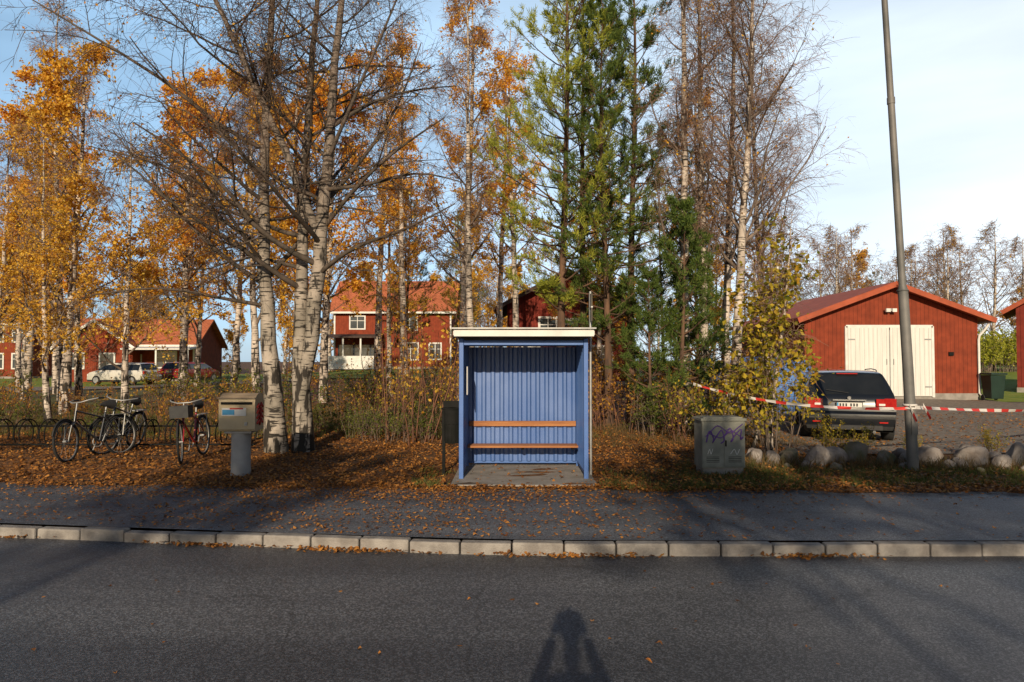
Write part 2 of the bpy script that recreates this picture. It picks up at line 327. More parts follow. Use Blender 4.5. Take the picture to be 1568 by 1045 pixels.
M['kerb']=mat('kerb_granite',(.20,.18,.165),(.32,.295,.27),7,.85,.5,60)
g=Geo(); x=-16.
while x<16:
    x2=x+.5; y=float(kerb_y(np.array(x+.25))); sl=float(kerb_y(np.array(x2))-kerb_y(np.array(x))); a=math.atan2(sl,.5)
    g.box((x+.25,y+.06+random.gauss(0,.006),-.115+random.gauss(0,.005)),(math.hypot(.5,sl)-.014,.12,.215),0,rz=a+random.gauss(0,.008)); x=x2
g.box((-60-16,13.2,-.11),(120,.13,.21),0,rz=-.13); g.box((76,6.64,-.11),(120,.13,.21),0)
g.build('kerb',[M['kerb']],bevel=.016)
g=Geo(); g.box((0,-2.07,-.1),(400,.15,.25),0); g.build('kerb',[M['kerb']],bevel=.012)

M['gravel']=mat('gravel',(.16,.14,.12),(.27,.23,.19),9,.95,.8,60)
M['lawn']=mat('lawn_grass',(.14,.22,.025),(.25,.28,.04),2,.95,.6,60)
M['lawnd']=mat('rough_grass',(.07,.085,.02),(.13,.10,.035),1.2,.95,.6,60)
sheet('gravel_driveway',np.linspace(5.3,26,70),lambda x:12.6+.15*np.sin(x*2),lambda x:np.where(x>17.7,24.8,29.),80,lambda x,y:tz(x,y)+.03,M['gravel'])
sheet('lawn',np.linspace(17.7,60,50),lambda x:24.9+0*x,lambda x:80+0*x,60,lambda x,y:tz(x,y)+.04,M['lawn'])
sheet('lawn',np.linspace(-70,-12,60),lambda x:22+.8*np.sin(x*.7),lambda x:36+0*x,40,lambda x,y:tz(x,y)+.03,M['lawnd'])
sheet('side_road',np.linspace(-90,-13,60),lambda x:38+0*x,lambda x:44+0*x,12,lambda x,y:tz(x,y)+.05,M['gravel'])
sheet('lawn',np.linspace(-90,10,60),lambda x:44.3+0*x,lambda x:85+0*x,40,lambda x,y:tz(x,y)+.035,M['lawn'])

# ---------------------------------------------------------------- leaf litter
def litter(name,X,Y,Z,size,tilt):
    k=~((X>-.95)&(X<1.25)&(Y>9.45)&(Y<11.45)&(rng.random(len(X))<.93)); X,Y,Z=X[k],Y[k],np.where((X[k]>-.95)&(X[k]<1.25)&(Y[k]>9.45)&(Y[k]<11.45),.045,Z[k])
    g=Geo(); N=len(X); a=rng.random(N)*6.28; u=np.stack([np.cos(a),np.sin(a),rng.normal(size=N)*tilt],1); w=np.stack([-np.sin(a),np.cos(a),rng.normal(size=N)*tilt],1)
    s=(size*(.6+.7*rng.random(N)))[:,None]; P=np.stack([X,Y,Z],1); up=np.array([[0,0,.18]])*s*rng.normal(size=(N,1))
    V=np.stack([P-u*s*.5,P-u*s*.22+w*s*.3+up,P+u*s*.12+w*s*.28+up,P+u*s*.55,P+u*s*.12-w*s*.28+up,P-u*s*.22-w*s*.3+up],1)
    g.add(V.reshape(-1,3),np.arange(N*6).reshape(-1,6),0); return g.build(name,[M['litter']])
N=42000; X=rng.uniform(-15,7,N); Y=edge_y(X)-.1+rng.random(N)**1.25*7.5
litter('fallen_leaves',X,Y,tz(X,Y)+.012+.02*rng.random(N),.055,.3)
N=11000; X=rng.uniform(1.2,17,N); Y=edge_y(X)-.05+rng.random(N)**1.3*12
litter('fallen_leaves',X,Y,tz(X,Y)+.045+.02*rng.random(N),.055,.25)
N=7500; X=np.where(rng.random(N)<.8,rng.normal(-1.8,2.6,N),rng.uniform(-12,12,N)); kk=kerb_y(X)+.15; ed=edge_y(X); u=rng.random(N); u=np.where(rng.random(N)<.5,1-.35*u**2,u); Y=kk+(ed-kk)*u
litter('fallen_leaves',X,Y,.012+.01*rng.random(N),.043,.15)
N=700; cs=rng.normal(-2.,2.2,14); X=cs[rng.integers(0,14,N)]+rng.normal(0,.3,N); Y=kerb_y(X)-np.abs(rng.normal(0,.05,N))-.01
litter('fallen_leaves',X,Y,-.108+.02*rng.random(N),.045,.3)
N=110; X=rng.uniform(-8,8,N); Y=rng.uniform(1.5,6.4,N); litter('fallen_leaves',X,Y,np.full(N,-.11),.04,.1)

# ---------------------------------------------------------------- grass tufts
def grassfield(name,X,Y,h,mt,nb=14,zoff=0.):
    g=Geo(); N=len(X); P=np.repeat(np.stack([X,Y,tz(X,Y)+zoff],1),nb,0)+rng.normal(size=(N*nb,3))*np.array([.06,.06,0])
    d=rng.normal(size=(N*nb,3))*.35; d[:,2]=1; p,r=grow(P,d,h*(.4+.8*rng.random(N*nb)),np.full(N*nb,.005),4,.12,-.08,.2); tubes(g,p,r,2,0)
    return g.build(name,[M[mt]])
N=700; X=rng.uniform(3,12,N); Y=edge_y(X)+.3+rng.random(N)*1.6; grassfield('grass',X,Y,.10,'grass')
N=350; X=rng.uniform(3.6,12,N); Y=11.2-.09*(X-4)+rng.normal(0,.25,N); grassfield('grass',X,Y,.22,'dry')
N=420; X=rng.uniform(-1.4,4,N); Y=edge_y(X)+.05+rng.random(N)**2*1.5; k=(X<-.95)|(X>1.3); grassfield('grass',X[k],Y[k],.08,'grass')
N=1500; X=rng.uniform(-18,-1.2,N); Y=rng.uniform(15.6,24,N); grassfield('grass',X,Y,.18,'dry',12)
N=1800; X=rng.uniform(-20,2,N); Y=rng.uniform(15.0,22,N); grassfield('grass',X,Y,.18,'grass',12)
N=600; X=rng.uniform(1,6,N); Y=rng.uniform(13.4,17.5,N); grassfield('grass',X,Y,.15,'dry',10)

# ---------------------------------------------------------------- bus shelter
M['blue']=mat('shelter_blue_paint',(.055,.13,.36),(.07,.155,.41),3,.45,.06,30,spec=.4)
M['bluem']=mat('shelter_blue_sheet',(.055,.125,.34),(.095,.17,.39),1.6,.38,.04,20,stretch=(1,1,1),spec=.5)
M['white']=mat('white_paint',(.72,.70,.66),(.60,.58,.54),4,.6,.05)
M['wood']=mat('bench_wood',(.40,.17,.06),(.26,.10,.04),3,.6,.3,40,stretch=(.5,6,6))
M['conc']=mat('concrete',(.22,.20,.175),(.32,.29,.26),4,.9,.4,50)
M['galv']=mat('galvanised_steel',(.30,.30,.30),(.40,.40,.39),6,.5,.05,spec=.5,metal=.5)
M['dark']=mat('dark_metal',(.010,.011,.010),(.016,.016,.016),6,.8,spec=.1)
M['rooff']=mat('roof_underside',(.10,.09,.075),(.16,.14,.11),4,.8)
sh=bpy.data.objects.new('bus_shelter',None); COL.objects.link(sh)
x0,x1,yf,yb=-.74,1.08,10.0,11.2
def corr(g,p0,p1,z0,z1,nrm,mi,per=.14,dep=.032):
    p0=np.array(p0,float);p1=np.array(p1,float);L=np.linalg.norm(p1-p0);d=(p1-p0)/L; s=0;pts=[]
    n=int(L/per)
    for k in range(n):
        for f,o in((0,0),(.42,0),(.58,1),(.84,1)):
            pts.append(p0+d*(k+f)*L/n+np.array(nrm)*dep*o)
    pts.append(p1); pts=np.array(pts); m=len(pts)
    V=np.concatenate([np.c_[pts,np.full(m,z0)],np.c_[pts,np.full(m,z1)]]); i=np.arange(m-1)
    g.add(V,np.stack([i,i+1,i+1+m,i+m],-1),mi)
RH=-.09
g=Geo(); corr(g,(x0+.03,yb-.03),(x1-.03,yb-.03),.12,2.06+RH,(0,-1),0); g.build('back_wall',[M['bluem']],sh)
g=Geo(); corr(g,(x0,yf+.04),(x0,yb-.03),.14,2.06+RH,(1,0),0); corr(g,(x1,yf+.04),(x1,yb-.03),.14,2.06+RH,(-1,0),0); g.build('side_walls',[M['bluem']],sh)
g=Geo()
for xx in(x0,x1):
    for yy in(yf,yb): g.box((xx,yy,1.09+RH/2),(.065,.065,2.14+RH))
    g.box((xx,(yf+yb)/2,.11),(.04,yb-yf-.07,.05)); g.box((xx,(yf+yb)/2,2.1+RH),(.045,yb-yf-.07,.06))
g.box(((x0+x1)/2,yb,.105),(x1-x0-.07,.04,.05)); g.box(((x0+x1)/2,yf,2.10+RH),(x1-x0-.07,.05,.07)); g.box(((x0+x1)/2,yb,2.1+RH),(x1-x0-.07,.05,.06))
g.build('frame',[M['blue']],sh,bevel=.005)
g=Geo(); cx=(x0+x1)/2
g.box((cx,10.56,2.205),(1.98,1.62,.02),1,rx=-.03)
for q in np.linspace(9.85,11.25,7): g.box((cx,q,2.175-(q-10.56)*.03),(1.9,.045,.04),1)
g.box((cx,9.74,2.235),(2.0,.025,.10),0); g.box((cx-1.0,10.56,2.225),(.025,1.6,.09),0,rx=-.03); g.box((cx+1.0,10.56,2.225),(.025,1.6,.09),0,rx=-.03)
g.box((cx,9.72,2.30),(2.06,.08,.02),2)
o=g.build('roof',[M['white'],M['rooff'],M['galv']],sh,bevel=.003); o.location.z=RH
g=Geo(); g.box((cx,yb-.10,.73),(x1-x0-.09,.03,.085)); 
for q in(0,.105,.21): g.box((cx,yb-.34+q-.12,.405),(x1-x0-.09,.09,.035))
for xx in(x0+.12,cx,x1-.12): g.box((xx,yb-.24,.37),(.04,.40,.035),1); 
g.build('bench',[M['wood'],M['dark']],sh,bevel=.004)
g=Geo(); g.box((cx,10.45,-.01),(2.05,1.95,.09)); g.build('floor_slab',[M['conc']],sh,bevel=.01)
g=Geo(); g.box((x0+.07,yf+.35,1.45),(.012,.3,.42),0); g.build('timetable_frame',[M['white']],sh)
g=Geo(); g.tube([(1.19,10.35,0),(1.19,10.35,2.80)],.02,0,8); g.box((1.19,10.35,2.55),(.012,.40,.42),1); g.box((1.19,10.35,2.55),(.025,.42,.02),0)
g.build('bus_stop_sign',[M['galv'],M['rooff']])

# ---------------------------------------------------------------- litter bin
g=Geo(); g.box((-1.0,10.35,.5),(.045,.045,1.05),0)
g.tube([(-.88,10.42,.50),(-.88,10.42,.55),(-.88,10.42,1.02)],[.125,.14,.155],0,18); g.ring((-.88,10.42,1.02),.157,.012,0,'z')
g.ring((-.88,10.42,.8),.15,.008,0,'z'); g.box((-.88,10.55,1.08),(.30,.02,.10),0)
for a in np.linspace(0,6.28,17): g.box((-.88+.15*math.cos(a),10.42+.15*math.sin(a),.78),(.012,.012,.46),0,rz=a)
o=g.build('litter_bin',[M['dark']]); o.location.x=-.03

# ---------------------------------------------------------------- mailbox
M['cream']=mat('mailbox_cream',(.52,.42,.27),(.46,.36,.22),5,.5,.04)
M['mtop']=mat('mailbox_top',(.33,.25,.17),(.24,.18,.12),6,.6)
M['mpost']=mat('mailbox_post',(.40,.38,.36),(.30,.285,.27),4,.7,.1)
M['lblue']=mat('label_blue',(.08,.35,.62),None,4,.5); M['red']=mat('red_mark',(.55,.05,.04),None,4,.5); M['purple']=mat('graffiti_purple',(.14,.06,.30),None,4,.5)
mb=bpy.data.objects.new('mailbox',None); COL.objects.link(mb); mb.location=(-4.13,10.45,0); mb.rotation_euler[2]=.02
g=Geo(); g.tube([(0,0,0),(0,0,.03),(0,0,.68)],[.16,.145,.14],0,24); g.box((0,0,.67),(.4,.3,.03),0); g.build('post',[M['mpost']],mb,sharp=40)
prof=[(-.17,.69),(-.19,.72),(-.19,1.10),(-.175,1.17),(-.13,1.215),(-.05,1.25),(.06,1.255),(.14,1.235),(.18,1.18),(.19,1.1),(.19,.72),(.17,.69)]
g=Geo(); w=.27; V=[(-w,a,b) for a,b in prof]+[(w,a,b) for a,b in prof]; n=len(prof); 
for k in range(n):
    k2=(k+1)%n; g.add([V[k],V[k2],V[n+k2],V[n+k]],[[0,3,2,1]],1 if 3<=k<=8 else 0)
g.add(V[:n],[list(range(n))],0); g.add(V[n:],[list(range(n))[::-1]],0)
g.build('box',[M['cream'],M['mtop']],mb)
g=Geo(); g.box((0,-.20,1.11),(.46,.025,.035),0); g.box((-.04,-.196,.98),(.36,.012,.12),1); g.box((-.12,-.2035,.975),(.18,.003,.075),2); g.box((.14,-.198,.80),(.04,.02,.05),3); g.box((0,-.215,1.19),(.56,.02,.015),4)
g.box((.0,-.2055,1.03),(.2,.003,.02),5)
g.build('labels',[M['dark'],M['white'],M['lblue'],M['galv'],M['mtop'],M['red']],mb)
g=Geo(); 
for k in range(4): 
    zz=.8+k*.08; g.tube([(.276,-.12,zz),(.276,-.05,zz+.05),(.276,0,zz-.02),(.276,.06,zz+.06),(.276,.13,zz)],.018,0,6)
g.build('graffiti',[M['red']],mb)

# ---------------------------------------------------------------- utility cabinet
M['cab']=mat('cabinet_grey',(.28,.28,.24),(.19,.195,.165),5,.7,.1)
uc=bpy.data.objects.new('utility_cabinet',None); COL.objects.link(uc); uc.location=(3.19,10.55,0); uc.rotation_euler[2]=.05
g=Geo(); g.box((0,0,.06),(.62,.34,.16),1); g.box((0,0,.48),(.66,.38,.70),0); g.box((0,0,.855),(.70,.42,.04),0); g.box((0,0,.88),(.6,.34,.02),0)
for xx in(-.166,.166): g.box((xx,-.193,.48),(.318,.012,.66),0)
g.box((.03,-.205,.5),(.02,.02,.09),2)
for k in range(4): g.box((-.17,-.2,.22+k*.025),(.2,.006,.008),2); g.box((.17,-.2,.22+k*.025),(.2,.006,.008),2)
g.build('housing',[M['cab'],M['conc'],M['dark']],uc,bevel=.006)
g=Geo()
def squig(g,pts,r,mi):
    p=resample([(a,-.2025,b,1) for a,b in pts],26)[:,:3]; g.tube(p,r,mi,5)
squig(g,[(-.27,.52),(-.22,.72),(-.14,.55),(-.2,.48),(-.1,.62),(-.03,.73),(.02,.52),(-.05,.50)],.010,0)
squig(g,[(.0,.60),(.1,.76),(.16,.55),(.08,.50),(.2,.66),(.28,.74),(.24,.52),(.3,.60)],.010,0)
squig(g,[(-.28,.60),(-.1,.78),(.1,.64),(.29,.79)],.008,0); squig(g,[(-.25,.66),(-.05,.57),(.12,.70),(.28,.58)],.008,0)
squig(g,[(-.25,.34),(-.22,.42),(-.2,.33),(-.17,.42)],.005,1); squig(g,[(.1,.34),(.16,.42),(.2,.32),(.24,.41)],.005,1)
g.build('graffiti',[M['purple'],M['white']],uc)

# ---------------------------------------------------------------- street lamp
M['lamp']=mat('lamp_steel',(.13,.13,.125),(.20,.19,.18),3,.6,.08,40,metal=.2)
g=Geo(); lx,ly=6.32,10.8
g.tube([(lx,ly,-.1),(lx-.06,ly,1.6),(lx-.12,ly,2.86)],[.085,.078,.074],0,16)
g.tube([(lx-.12,ly,2.86),(lx-.13,ly,2.95)],[.074,.056],0,16)
g.tube([(lx-.125,ly,2.9),(lx-.26,ly,5.9)],[.056,.052],0,16); g.tube([(lx-.26,ly,5.85),(lx-.262,ly,5.95)],.06,0,16)
g.tube([(lx-.262,ly,5.9),(lx-.38,ly,8.4),(lx-.39,ly-.25,8.75),(lx-.39,ly-.9,8.95),(lx-.39,ly-1.4,9.0)],[.05,.042,.036,.034,.034],0,12)
g.box((lx-.39,ly-1.75,9.0),(.22,.7,.12),0); g.box((lx-.39,ly-1.75,8.93),(.16,.5,.03),1)
g.box((lx-.02,ly-.080,.75),(.1,.02,.32),0); g.ring((lx-.12,ly,2.86),.077,.012,0,'z')
g.build('street_lamp',[M['lamp'],M['white']],sharp=40)

# ---------------------------------------------------------------- barrier tape
M['tred']=mat('tape_red',(.65,.05,.04),None,3,.5); M['twhite']=mat('tape_white',(.7,.66,.62),None,3,.5)
g=Geo()
def tape(a,b,sag,w=.055):
    a=np.array(a,float);b=np.array(b,float);n=int(np.linalg.norm(b-a)/.22)+1
    pr=None
    for k in range(n+1):
        t=k/n; p=a+(b-a)*t; p[2]-=sag*4*t*(1-t); tw=.9*math.sin(t*11+a[0]); up=np.array([0,math.sin(tw)*w/2,math.cos(tw)*w/2])
        if pr is not None: g.add([pr[0],pr[1],p+up,p-up],[[0,3,2,1]],k%2)
        pr=(p-up,p+up)
tape((4.75,11.4,1.02),(6.23,10.75,1.0),.03); tape((6.3,10.7,1.02),(13.5,14.4,.86),.10); tape((4.75,11.4,1.02),(3.5,13.2,1.30),.05)
tape((6.22,10.70,1.05),(6.30,10.66,.80),0); tape((6.42,10.68,1.06),(6.52,10.66,.84),0)
for z in(1.0,1.05): g.ring((lx-.04,ly,z),.088,.018,1,'z')
g.build('barrier_tape',[M['tred'],M['twhite']])

# ---------------------------------------------------------------- boulders
M['rock']=mat('boulder_granite',(.30,.27,.25),(.15,.12,.10),3.5,.9,.9,18)
M['rock2']=mat('boulder_mossy',(.20,.17,.14),(.10,.10,.05),4,.95,.9,20)
import bmesh
def rock(loc,s):
    bm=bmesh.new(); bmesh.ops.create_icosphere(bm,subdivisions=4,radius=1)
    o=Vector((random.random()*50,random.random()*50,0)); pl=[(Vector((random.gauss(0,1),random.gauss(0,1),random.gauss(0,.7))).normalized(),random.uniform(.6,.85)) for _ in range(9)]
    for v in bm.verts:
        c=v.co.normalized()
        for nn,dd in pl:
            q=v.co.dot(nn)
            if q>dd: v.co-=nn*(q-dd)*.85
        v.co*=1+.16*noise.noise(c*1.5+o)+.05*noise.noise(c*5+o)
        v.co.x*=s[0];v.co.y*=s[1];v.co.z*=s[2]
    me=bpy.data.meshes.new('boulder'); bm.to_mesh(me); bm.free(); me.materials.append(random.choice([M['rock'],M['rock'],M['rock2']]))
    for p in me.polygons:p.use_smooth=True
    ob=bpy.data.objects.new('boulder',me); COL.objects.link(ob); ob.location=loc; ob.rotation_euler=(random.gauss(0,.2),random.gauss(0,.2),random.random()*6)
x=3.95
while x<13:
    w=random.uniform(.13,.29); x+=w; y=11.5-.09*(x-4)+random.gauss(0,.14)
    rock((x,y,w*.4+.05),(w,w*.8,w*random.uniform(.65,1.0))); x+=w*.6
    if random.random()<.5: rock((x,y-.35,.06),(w*.5,w*.45,w*.4))
    if random.random()<.6: rock((x,y+.35,.12),(w*.9,w*.8,w*.75))

# ---------------------------------------------------------------- car
M['glass']=mat('car_glass',(.012,.014,.016),(.02,.022,.024),2,.06,spec=.8)
M['tyre']=mat('tyre',(.02,.02,.02),(.03,.03,.03),8,.85); M['plastic']=mat('black_plastic',(.025,.025,.027),(.035,.035,.035),10,.6)
M['tail']=mat('tail_light_red',(.45,.02,.015),(.35,.01,.01),20,.15,spec=.6); M['chrome']=mat('chrome',(.6,.6,.6),None,4,.2,metal=.9)
def paint(n,c): 
    m=mat(n,c,tuple(v*.85 for v in c),2,.28,spec=.6); m.node_tree.nodes['Principled BSDF'].inputs['Coat Weight'].default_value=.6; return m
def car(name,loc,rz,pm):
    e=bpy.data.objects.new(name,None); COL.objects.link(e); e.location=loc; e.rotation_euler[2]=rz
    cont=[(0.03,.28,1),(.0,.36,1),(-.03,.50,1),(-.02,.60,1),(.04,.66,1),(.05,.78,1),(.07,.88,1),(.12,.97,1),(.15,1.0,1),(.24,1.14,2),(.33,1.27,2),(.40,1.36,2),(.44,1.405,1),(.55,1.44,1),(.9,1.465,1),(1.5,1.475,1),(2.2,1.465,1),(2.7,1.43,1),(2.85,1.40,1),(3.05,1.30,3),(3.3,1.15,3),(3.55,1.0,3),(3.62,.96,1),(3.9,.90,1),(4.2,.83,1),(4.4,.74,1),(4.5,.62,1),(4.55,.45,1),(4.53,.28,1)]
    def hw(z,y):
        b=np.interp(z,[.2,.35,.6,.85,.98,1.2,1.40,1.48],[.83,.875,.90,.895,.865,.78,.68,.60])
        return b*np.interp(y,[-.05,.0,.15,.5,1.2,3.4,4.2,4.6],[.93,.95,.98,1,1,1,.95,.80])
    zl=np.array([.22,.34,.48,.64,.80,.90,.98,1.07,1.22,1.36,1.5])
    g=Geo(); n=len(cont)
    for sg in(-1,1):
        cols=[]
        for (y,z,_) in cont:
            col=[]
            for q in zl: zz=min(q,z); col.append((sg*hw(zz,y),y,zz))
            cols.append(col)
        for i in range(n-1):
            for j in range(len(zl)-1):
                a,b,c,d=cols[i][j],cols[i+1][j],cols[i+1][j+1],cols[i][j+1]
                if abs(a[2]-d[2])<1e-6 and abs(b[2]-c[2])<1e-6: continue
                ym=(cont[i][0]+cont[i+1][0])/2; zm=(zl[j]+zl[j+1])/2
                gl=.98<=zl[j]<1.36 and .33<ym<3.55
                f=[0,1,2,3] if sg>0 else [3,2,1,0]
                g.add([a,b,c,d],[f],1 if gl else (2 if zm<.30 else 0),True)
    fr=[-1,-.9,-.6,-.2,.2,.6,.9,1]
    rows=[[ (f*hw(z,y), y-(0.035*(1-f*f) if y<.2 else 0)+(0.06*(1-f*f) if y>4.3 else 0), z+ .02*(1-f*f)*(z>1.3)+.015*(1-f*f)*(y>3.6)) for f in fr] for (y,z,_) in cont]
    for i in range(n-1):
        for j in range(7):
            in_=1<=j<=5
            mi=0
            if cont[i][2] in(2,) and in_: mi=1
            if i==8 and in_: mi=1
            if cont[i][2]==3 and in_: mi=1
            if i in(0,): mi=2
            g.add([rows[i][j],rows[i][j+1],rows[i+1][j+1],rows[i+1][j]],[[0,1,2,3]],mi,True)
    g.add([(-.8,.05,.24),(.8,.05,.24),(.8,4.4,.24),(-.8,4.4,.24)],[[0,3,2,1]],2)
    o=g.build('body',[pm,M['glass'],M['plastic']],e)
    bm=bmesh.new(); bm.from_mesh(o.data); bmesh.ops.remove_doubles(bm,verts=bm.verts,dist=.0015); bmesh.ops.recalc_face_normals(bm,faces=bm.faces); bm.to_mesh(o.data); bm.free()
    try:o.data.set_sharp_from_angle(angle=math.radians(38))
    except Exception: pass
    g=Geo()
    for y in(.85,3.65):
        for s in(-1,1):
            g.tube([(s*.70,y,.315),(s*.72,y,.315),(s*.895,y,.315),(s*.91,y,.315)],[.27,.315,.315,.27],0,28); g.disc((s*.905,y,.315),.20,.03,1,'x',18)
            for a in range(5): g.box((s*.922,y+.11*math.cos(a*1.257),.315+.11*math.sin(a*1.257)),(.01,.05,.05),1)
    g.build('wheels',[M['tyre'],M['galv']],e)
    g=Geo()
    for s in(-1,1):
        g.box((s*.755,-.015,.83),(.21,.10,.20),0,rz=-s*.25); g.box((s*.58,.0,.84),(.17,.06,.15),0,rz=-s*.08); g.box((s*.60,-.035,.80),(.12,.012,.045),1)
        g.box((s*.62,-.055,.44),(.16,.012,.03),0)
    g.build('tail_lights',[M['tail'],M['white']],e,bevel=.015)
    g=Geo(); g.box((0,-.03,.79),(.50,.014,.115),0); g.box((0,-.038,.79),(.47,.006,.095),1); 
    for k,xx in enumerate((-.17,-.115,-.06,.03,.085,.14)): g.box((xx,-.0425,.79),(.03,.003,.06),0)
    g.box((-.218,-.0425,.79),(.03,.003,.09),3)
    g.box((0,-.02,.885),(.62,.03,.028),2); g.box((0,-.065,.53),(1.66,.02,.035),0); g.box((0,-.045,.33),(1.2,.03,.09),0)
    g.tube([(.45,.0,.25),(.45,-.05,.25)],.03,2,10); g.box((0,.40,1.425),(.4,.05,.02),4)
    g.tube([(.0,.10,1.03),(-.2,.11,1.06),(-.42,.14,1.09)],.008,0,6); g.disc((0,-.015,.93),.035,.02,2,'y',16)
    g.build('number_plate_and_trim',[M['plastic'],M['white'],M['chrome'],M['lblue'],M['tail']],e)
    g=Geo()
    for s in(-1,1): 
        g.tube([(s*.60,.7,1.475),(s*.60,.8,1.50),(s*.61,1.6,1.515),(s*.60,2.5,1.49),(s*.6,2.6,1.46)],.013,0,6); g.box((s*1.0,2.95,1.0),(.18,.08,.12),1); g.box((s*.92,2.98,.98),(.08,.03,.03),1)
        for yy in(1.15,2.15): g.box((s*.815,yy,1.16),(.03,.06,.36),1,ry=-s*.36)
        g.box((s*.6,4.47,.66),(.35,.12,.12),2,rz=s*-.3)
    g.box((0,4.56,.45),(.9,.03,.2),1); g.build('roof_rails_and_mirrors',[M['plastic'],M['plastic'],M['white']],e,bevel=.01)
    return e
M['pblack']=paint('car_paint_black',(.008,.010,.014)); M['pwhite']=paint('car_paint_silver',(.6,.58,.52)); M['pred']=paint('car_paint_red',(.35,.02,.02))
car('parked_car',(6.95,14.1,.05),-.36,M['pblack'])
car('parked_car',(-24.2,46,.12),1.35,M['pwhite']); car('parked_car',(-24.6,49,gz(-24,49)+.04),-.25,M['pred'])

# ---------------------------------------------------------------- bicycles and rack
def bike(name,loc,rz,fm,lean=.08,steer=.3):
    e=bpy.data.objects.new(name,None); COL.objects.link(e); e.location=loc; e.rotation_euler=(0,lean,rz)
    R=.34; g=Geo()
    def wheel(c,rot):
        gg=Geo(); gg.ring((0,0,0),R,.021,0,'x',8,36); gg.ring((0,0,0),R-.025,.010,1,'x',6,36); gg.disc((0,0,0),.022,.09,1,'x',10)
        for k in range(20):
            a=k*math.pi/10; s=.03 if k%2 else -.03; gg.tube([(s,0,0),(0,math.cos(a)*(R-.02),math.sin(a)*(R-.02))],.0018,1,3,caps=False)
        a=np.linspace(.3,3.0,16); gg.tube(np.stack([a*0,np.cos(a)*(R+.035),np.sin(a)*(R+.035)],1),.014,2,6)
        o=gg.build('wheel',[M['tyre'],M['galv'],M['plastic']],e); o.location=c; o.rotation_euler[2]=rot
    wheel((0,0,R+.02),0); wheel((0,1.08,R+.02),steer)
    h=R+.02; bb=(0,.44,.29); st=(0,.28,.80); hd=(0,.86,.86); hl=(0,.90,.68)
    for a,b,r in((bb,st,.018),(bb,hl,.020),((0,.31,.70),hd,.017),(hd,hl,.022)): g.tube([a,b],r,0,8)
    for s in(-.05,.05):
        g.tube([(s,0,h),(s*.4,.42,.29)],.010,0,6); g.tube([(s,0,h),(s*.4,.31,.70)],.010,0,6)
        g.tube([(s,1.08,h),(s,1.0,.62),(s*.3,.91,.66)],.012,0,6)
    g.tube([st,(0,.25,.92)],.013,1,8); g.tube([hd,(0,.83,1.0)],.013,1,8)
    g.tube([(-.28,.66,1.05),(-.22,.78,1.03),(-.1,.84,1.0),(.1,.84,1.0),(.22,.78,1.03),(.28,.66,1.05)],.011,1,8)
    for s in(-1,1): g.tube([(s*.28,.66,1.05),(s*.28,.56,1.05)],.017,2,8)
    g.tube([(0,.12,.93),(0,.2,.945),(0,.38,.94)],[.09,.075,.02],2,10)
    g.ring((.045,.44,.29),.09,.008,1,'x'); g.tube([(.07,.44,.29),(.07,.52,.15)],.009,1,6); g.tube([(-.07,.44,.29),(-.07,.36,.43)],.009,1,6)
    g.box((.12,.52,.14),(.09,.09,.02),2); g.box((-.12,.36,.44),(.09,.09,.02),2)
    g.box((.05,.22,.34),(.012,.46,.07),2)
    g.box((0,-.02,.745),(.13,.36,.012),1); 
    for s in(-.06,.06): g.tube([(s,0,h),(s,-.08,.74)],.006,1,5)
    g.build('frame',[fm,M['galv'],M['plastic']],e,sharp=50); return e
M['bred']=paint('bike_red',(.30,.015,.015)); M['bblk']=paint('bike_black',(.02,.02,.022))
bike('bicycle',(-7.15,12.55,.03),math.pi-.30,M['bblk'],.10,.35)
bike('bicycle',(-7.45,13.5,.03),math.pi+.02,M['bblk'],-.12,-.3)
b=bike('bicycle',(-5.62,12.5,.03),math.pi+.10,M['bred'],.06,.25)
g=Geo(); g.box((0,.96,.86),(.30,.24,.20),0); g.build('basket',[M['plastic']],b)
g=Geo(); g.tube([(-11.5,13.3,.12),(-5.0,13.3,.12)],.018,0,8); g.tube([(-11.5,13.6,.45),(-5.0,13.6,.45)],.018,0,8)
for k in range(14):
    xx=-11.4+k*.48
    for dx in(0,.1):
        a=np.linspace(-.6,3.74,14); g.tube(np.stack([a*0+xx+dx,13.3+.27*np.cos(a),.34+.27*np.sin(a)],1),.012,0,6)
g.build('bicycle_rack',[M['dark']])

# ---------------------------------------------------------------- buildings
def boards(name,c,per=.2,hor=False):
    m=mat(name,c,tuple(v*.7 for v in c),3,.85); N,L=nt(m); b=N['Principled BSDF']; tc=[n for n in N if n.type=='TEX_COORD'][0]
    wv=N.new('ShaderNodeTexWave'); wv.wave_type='BANDS'; wv.bands_direction='X'; wv.wave_profile='SAW'; wv.inputs['Scale'].default_value=.314/per
    sx=N.new('ShaderNodeSeparateXYZ'); L.new(tc.outputs['Object'],sx.inputs[0]); ad=N.new('ShaderNodeMath'); L.new(sx.outputs[0],ad.inputs[0]); L.new(sx.outputs[1],ad.inputs[1]); cb=N.new('ShaderNodeCombineXYZ'); L.new(ad.outputs[0],cb.inputs[0]); L.new(cb.outputs[0],wv.inputs[0])
    r=N.new('ShaderNodeValToRGB'); r.color_ramp.elements[0].color=(.35,.35,.35,1); r.color_ramp.elements[1].position=.12; L.new(wv.outputs[1],r.inputs[0])
    base=b.inputs['Base Color'].links[0].from_socket; mx=N.new('ShaderNodeMix'); mx.data_type='RGBA'; mx.blend_type='MULTIPLY'; mx.inputs[0].default_value=1; L.new(base,mx.inputs[6]); L.new(r.outputs[0],mx.inputs[7]); L.new(mx.outputs[2],b.inputs['Base Color'])
    bp=N.new('ShaderNodeBump'); bp.inputs['Distance'].default_value=.02; bp.inputs['Strength'].default_value=.6; L.new(r.outputs[0],bp.inputs['Height']); L.new(bp.outputs[0],b.inputs['Normal'])
    return m
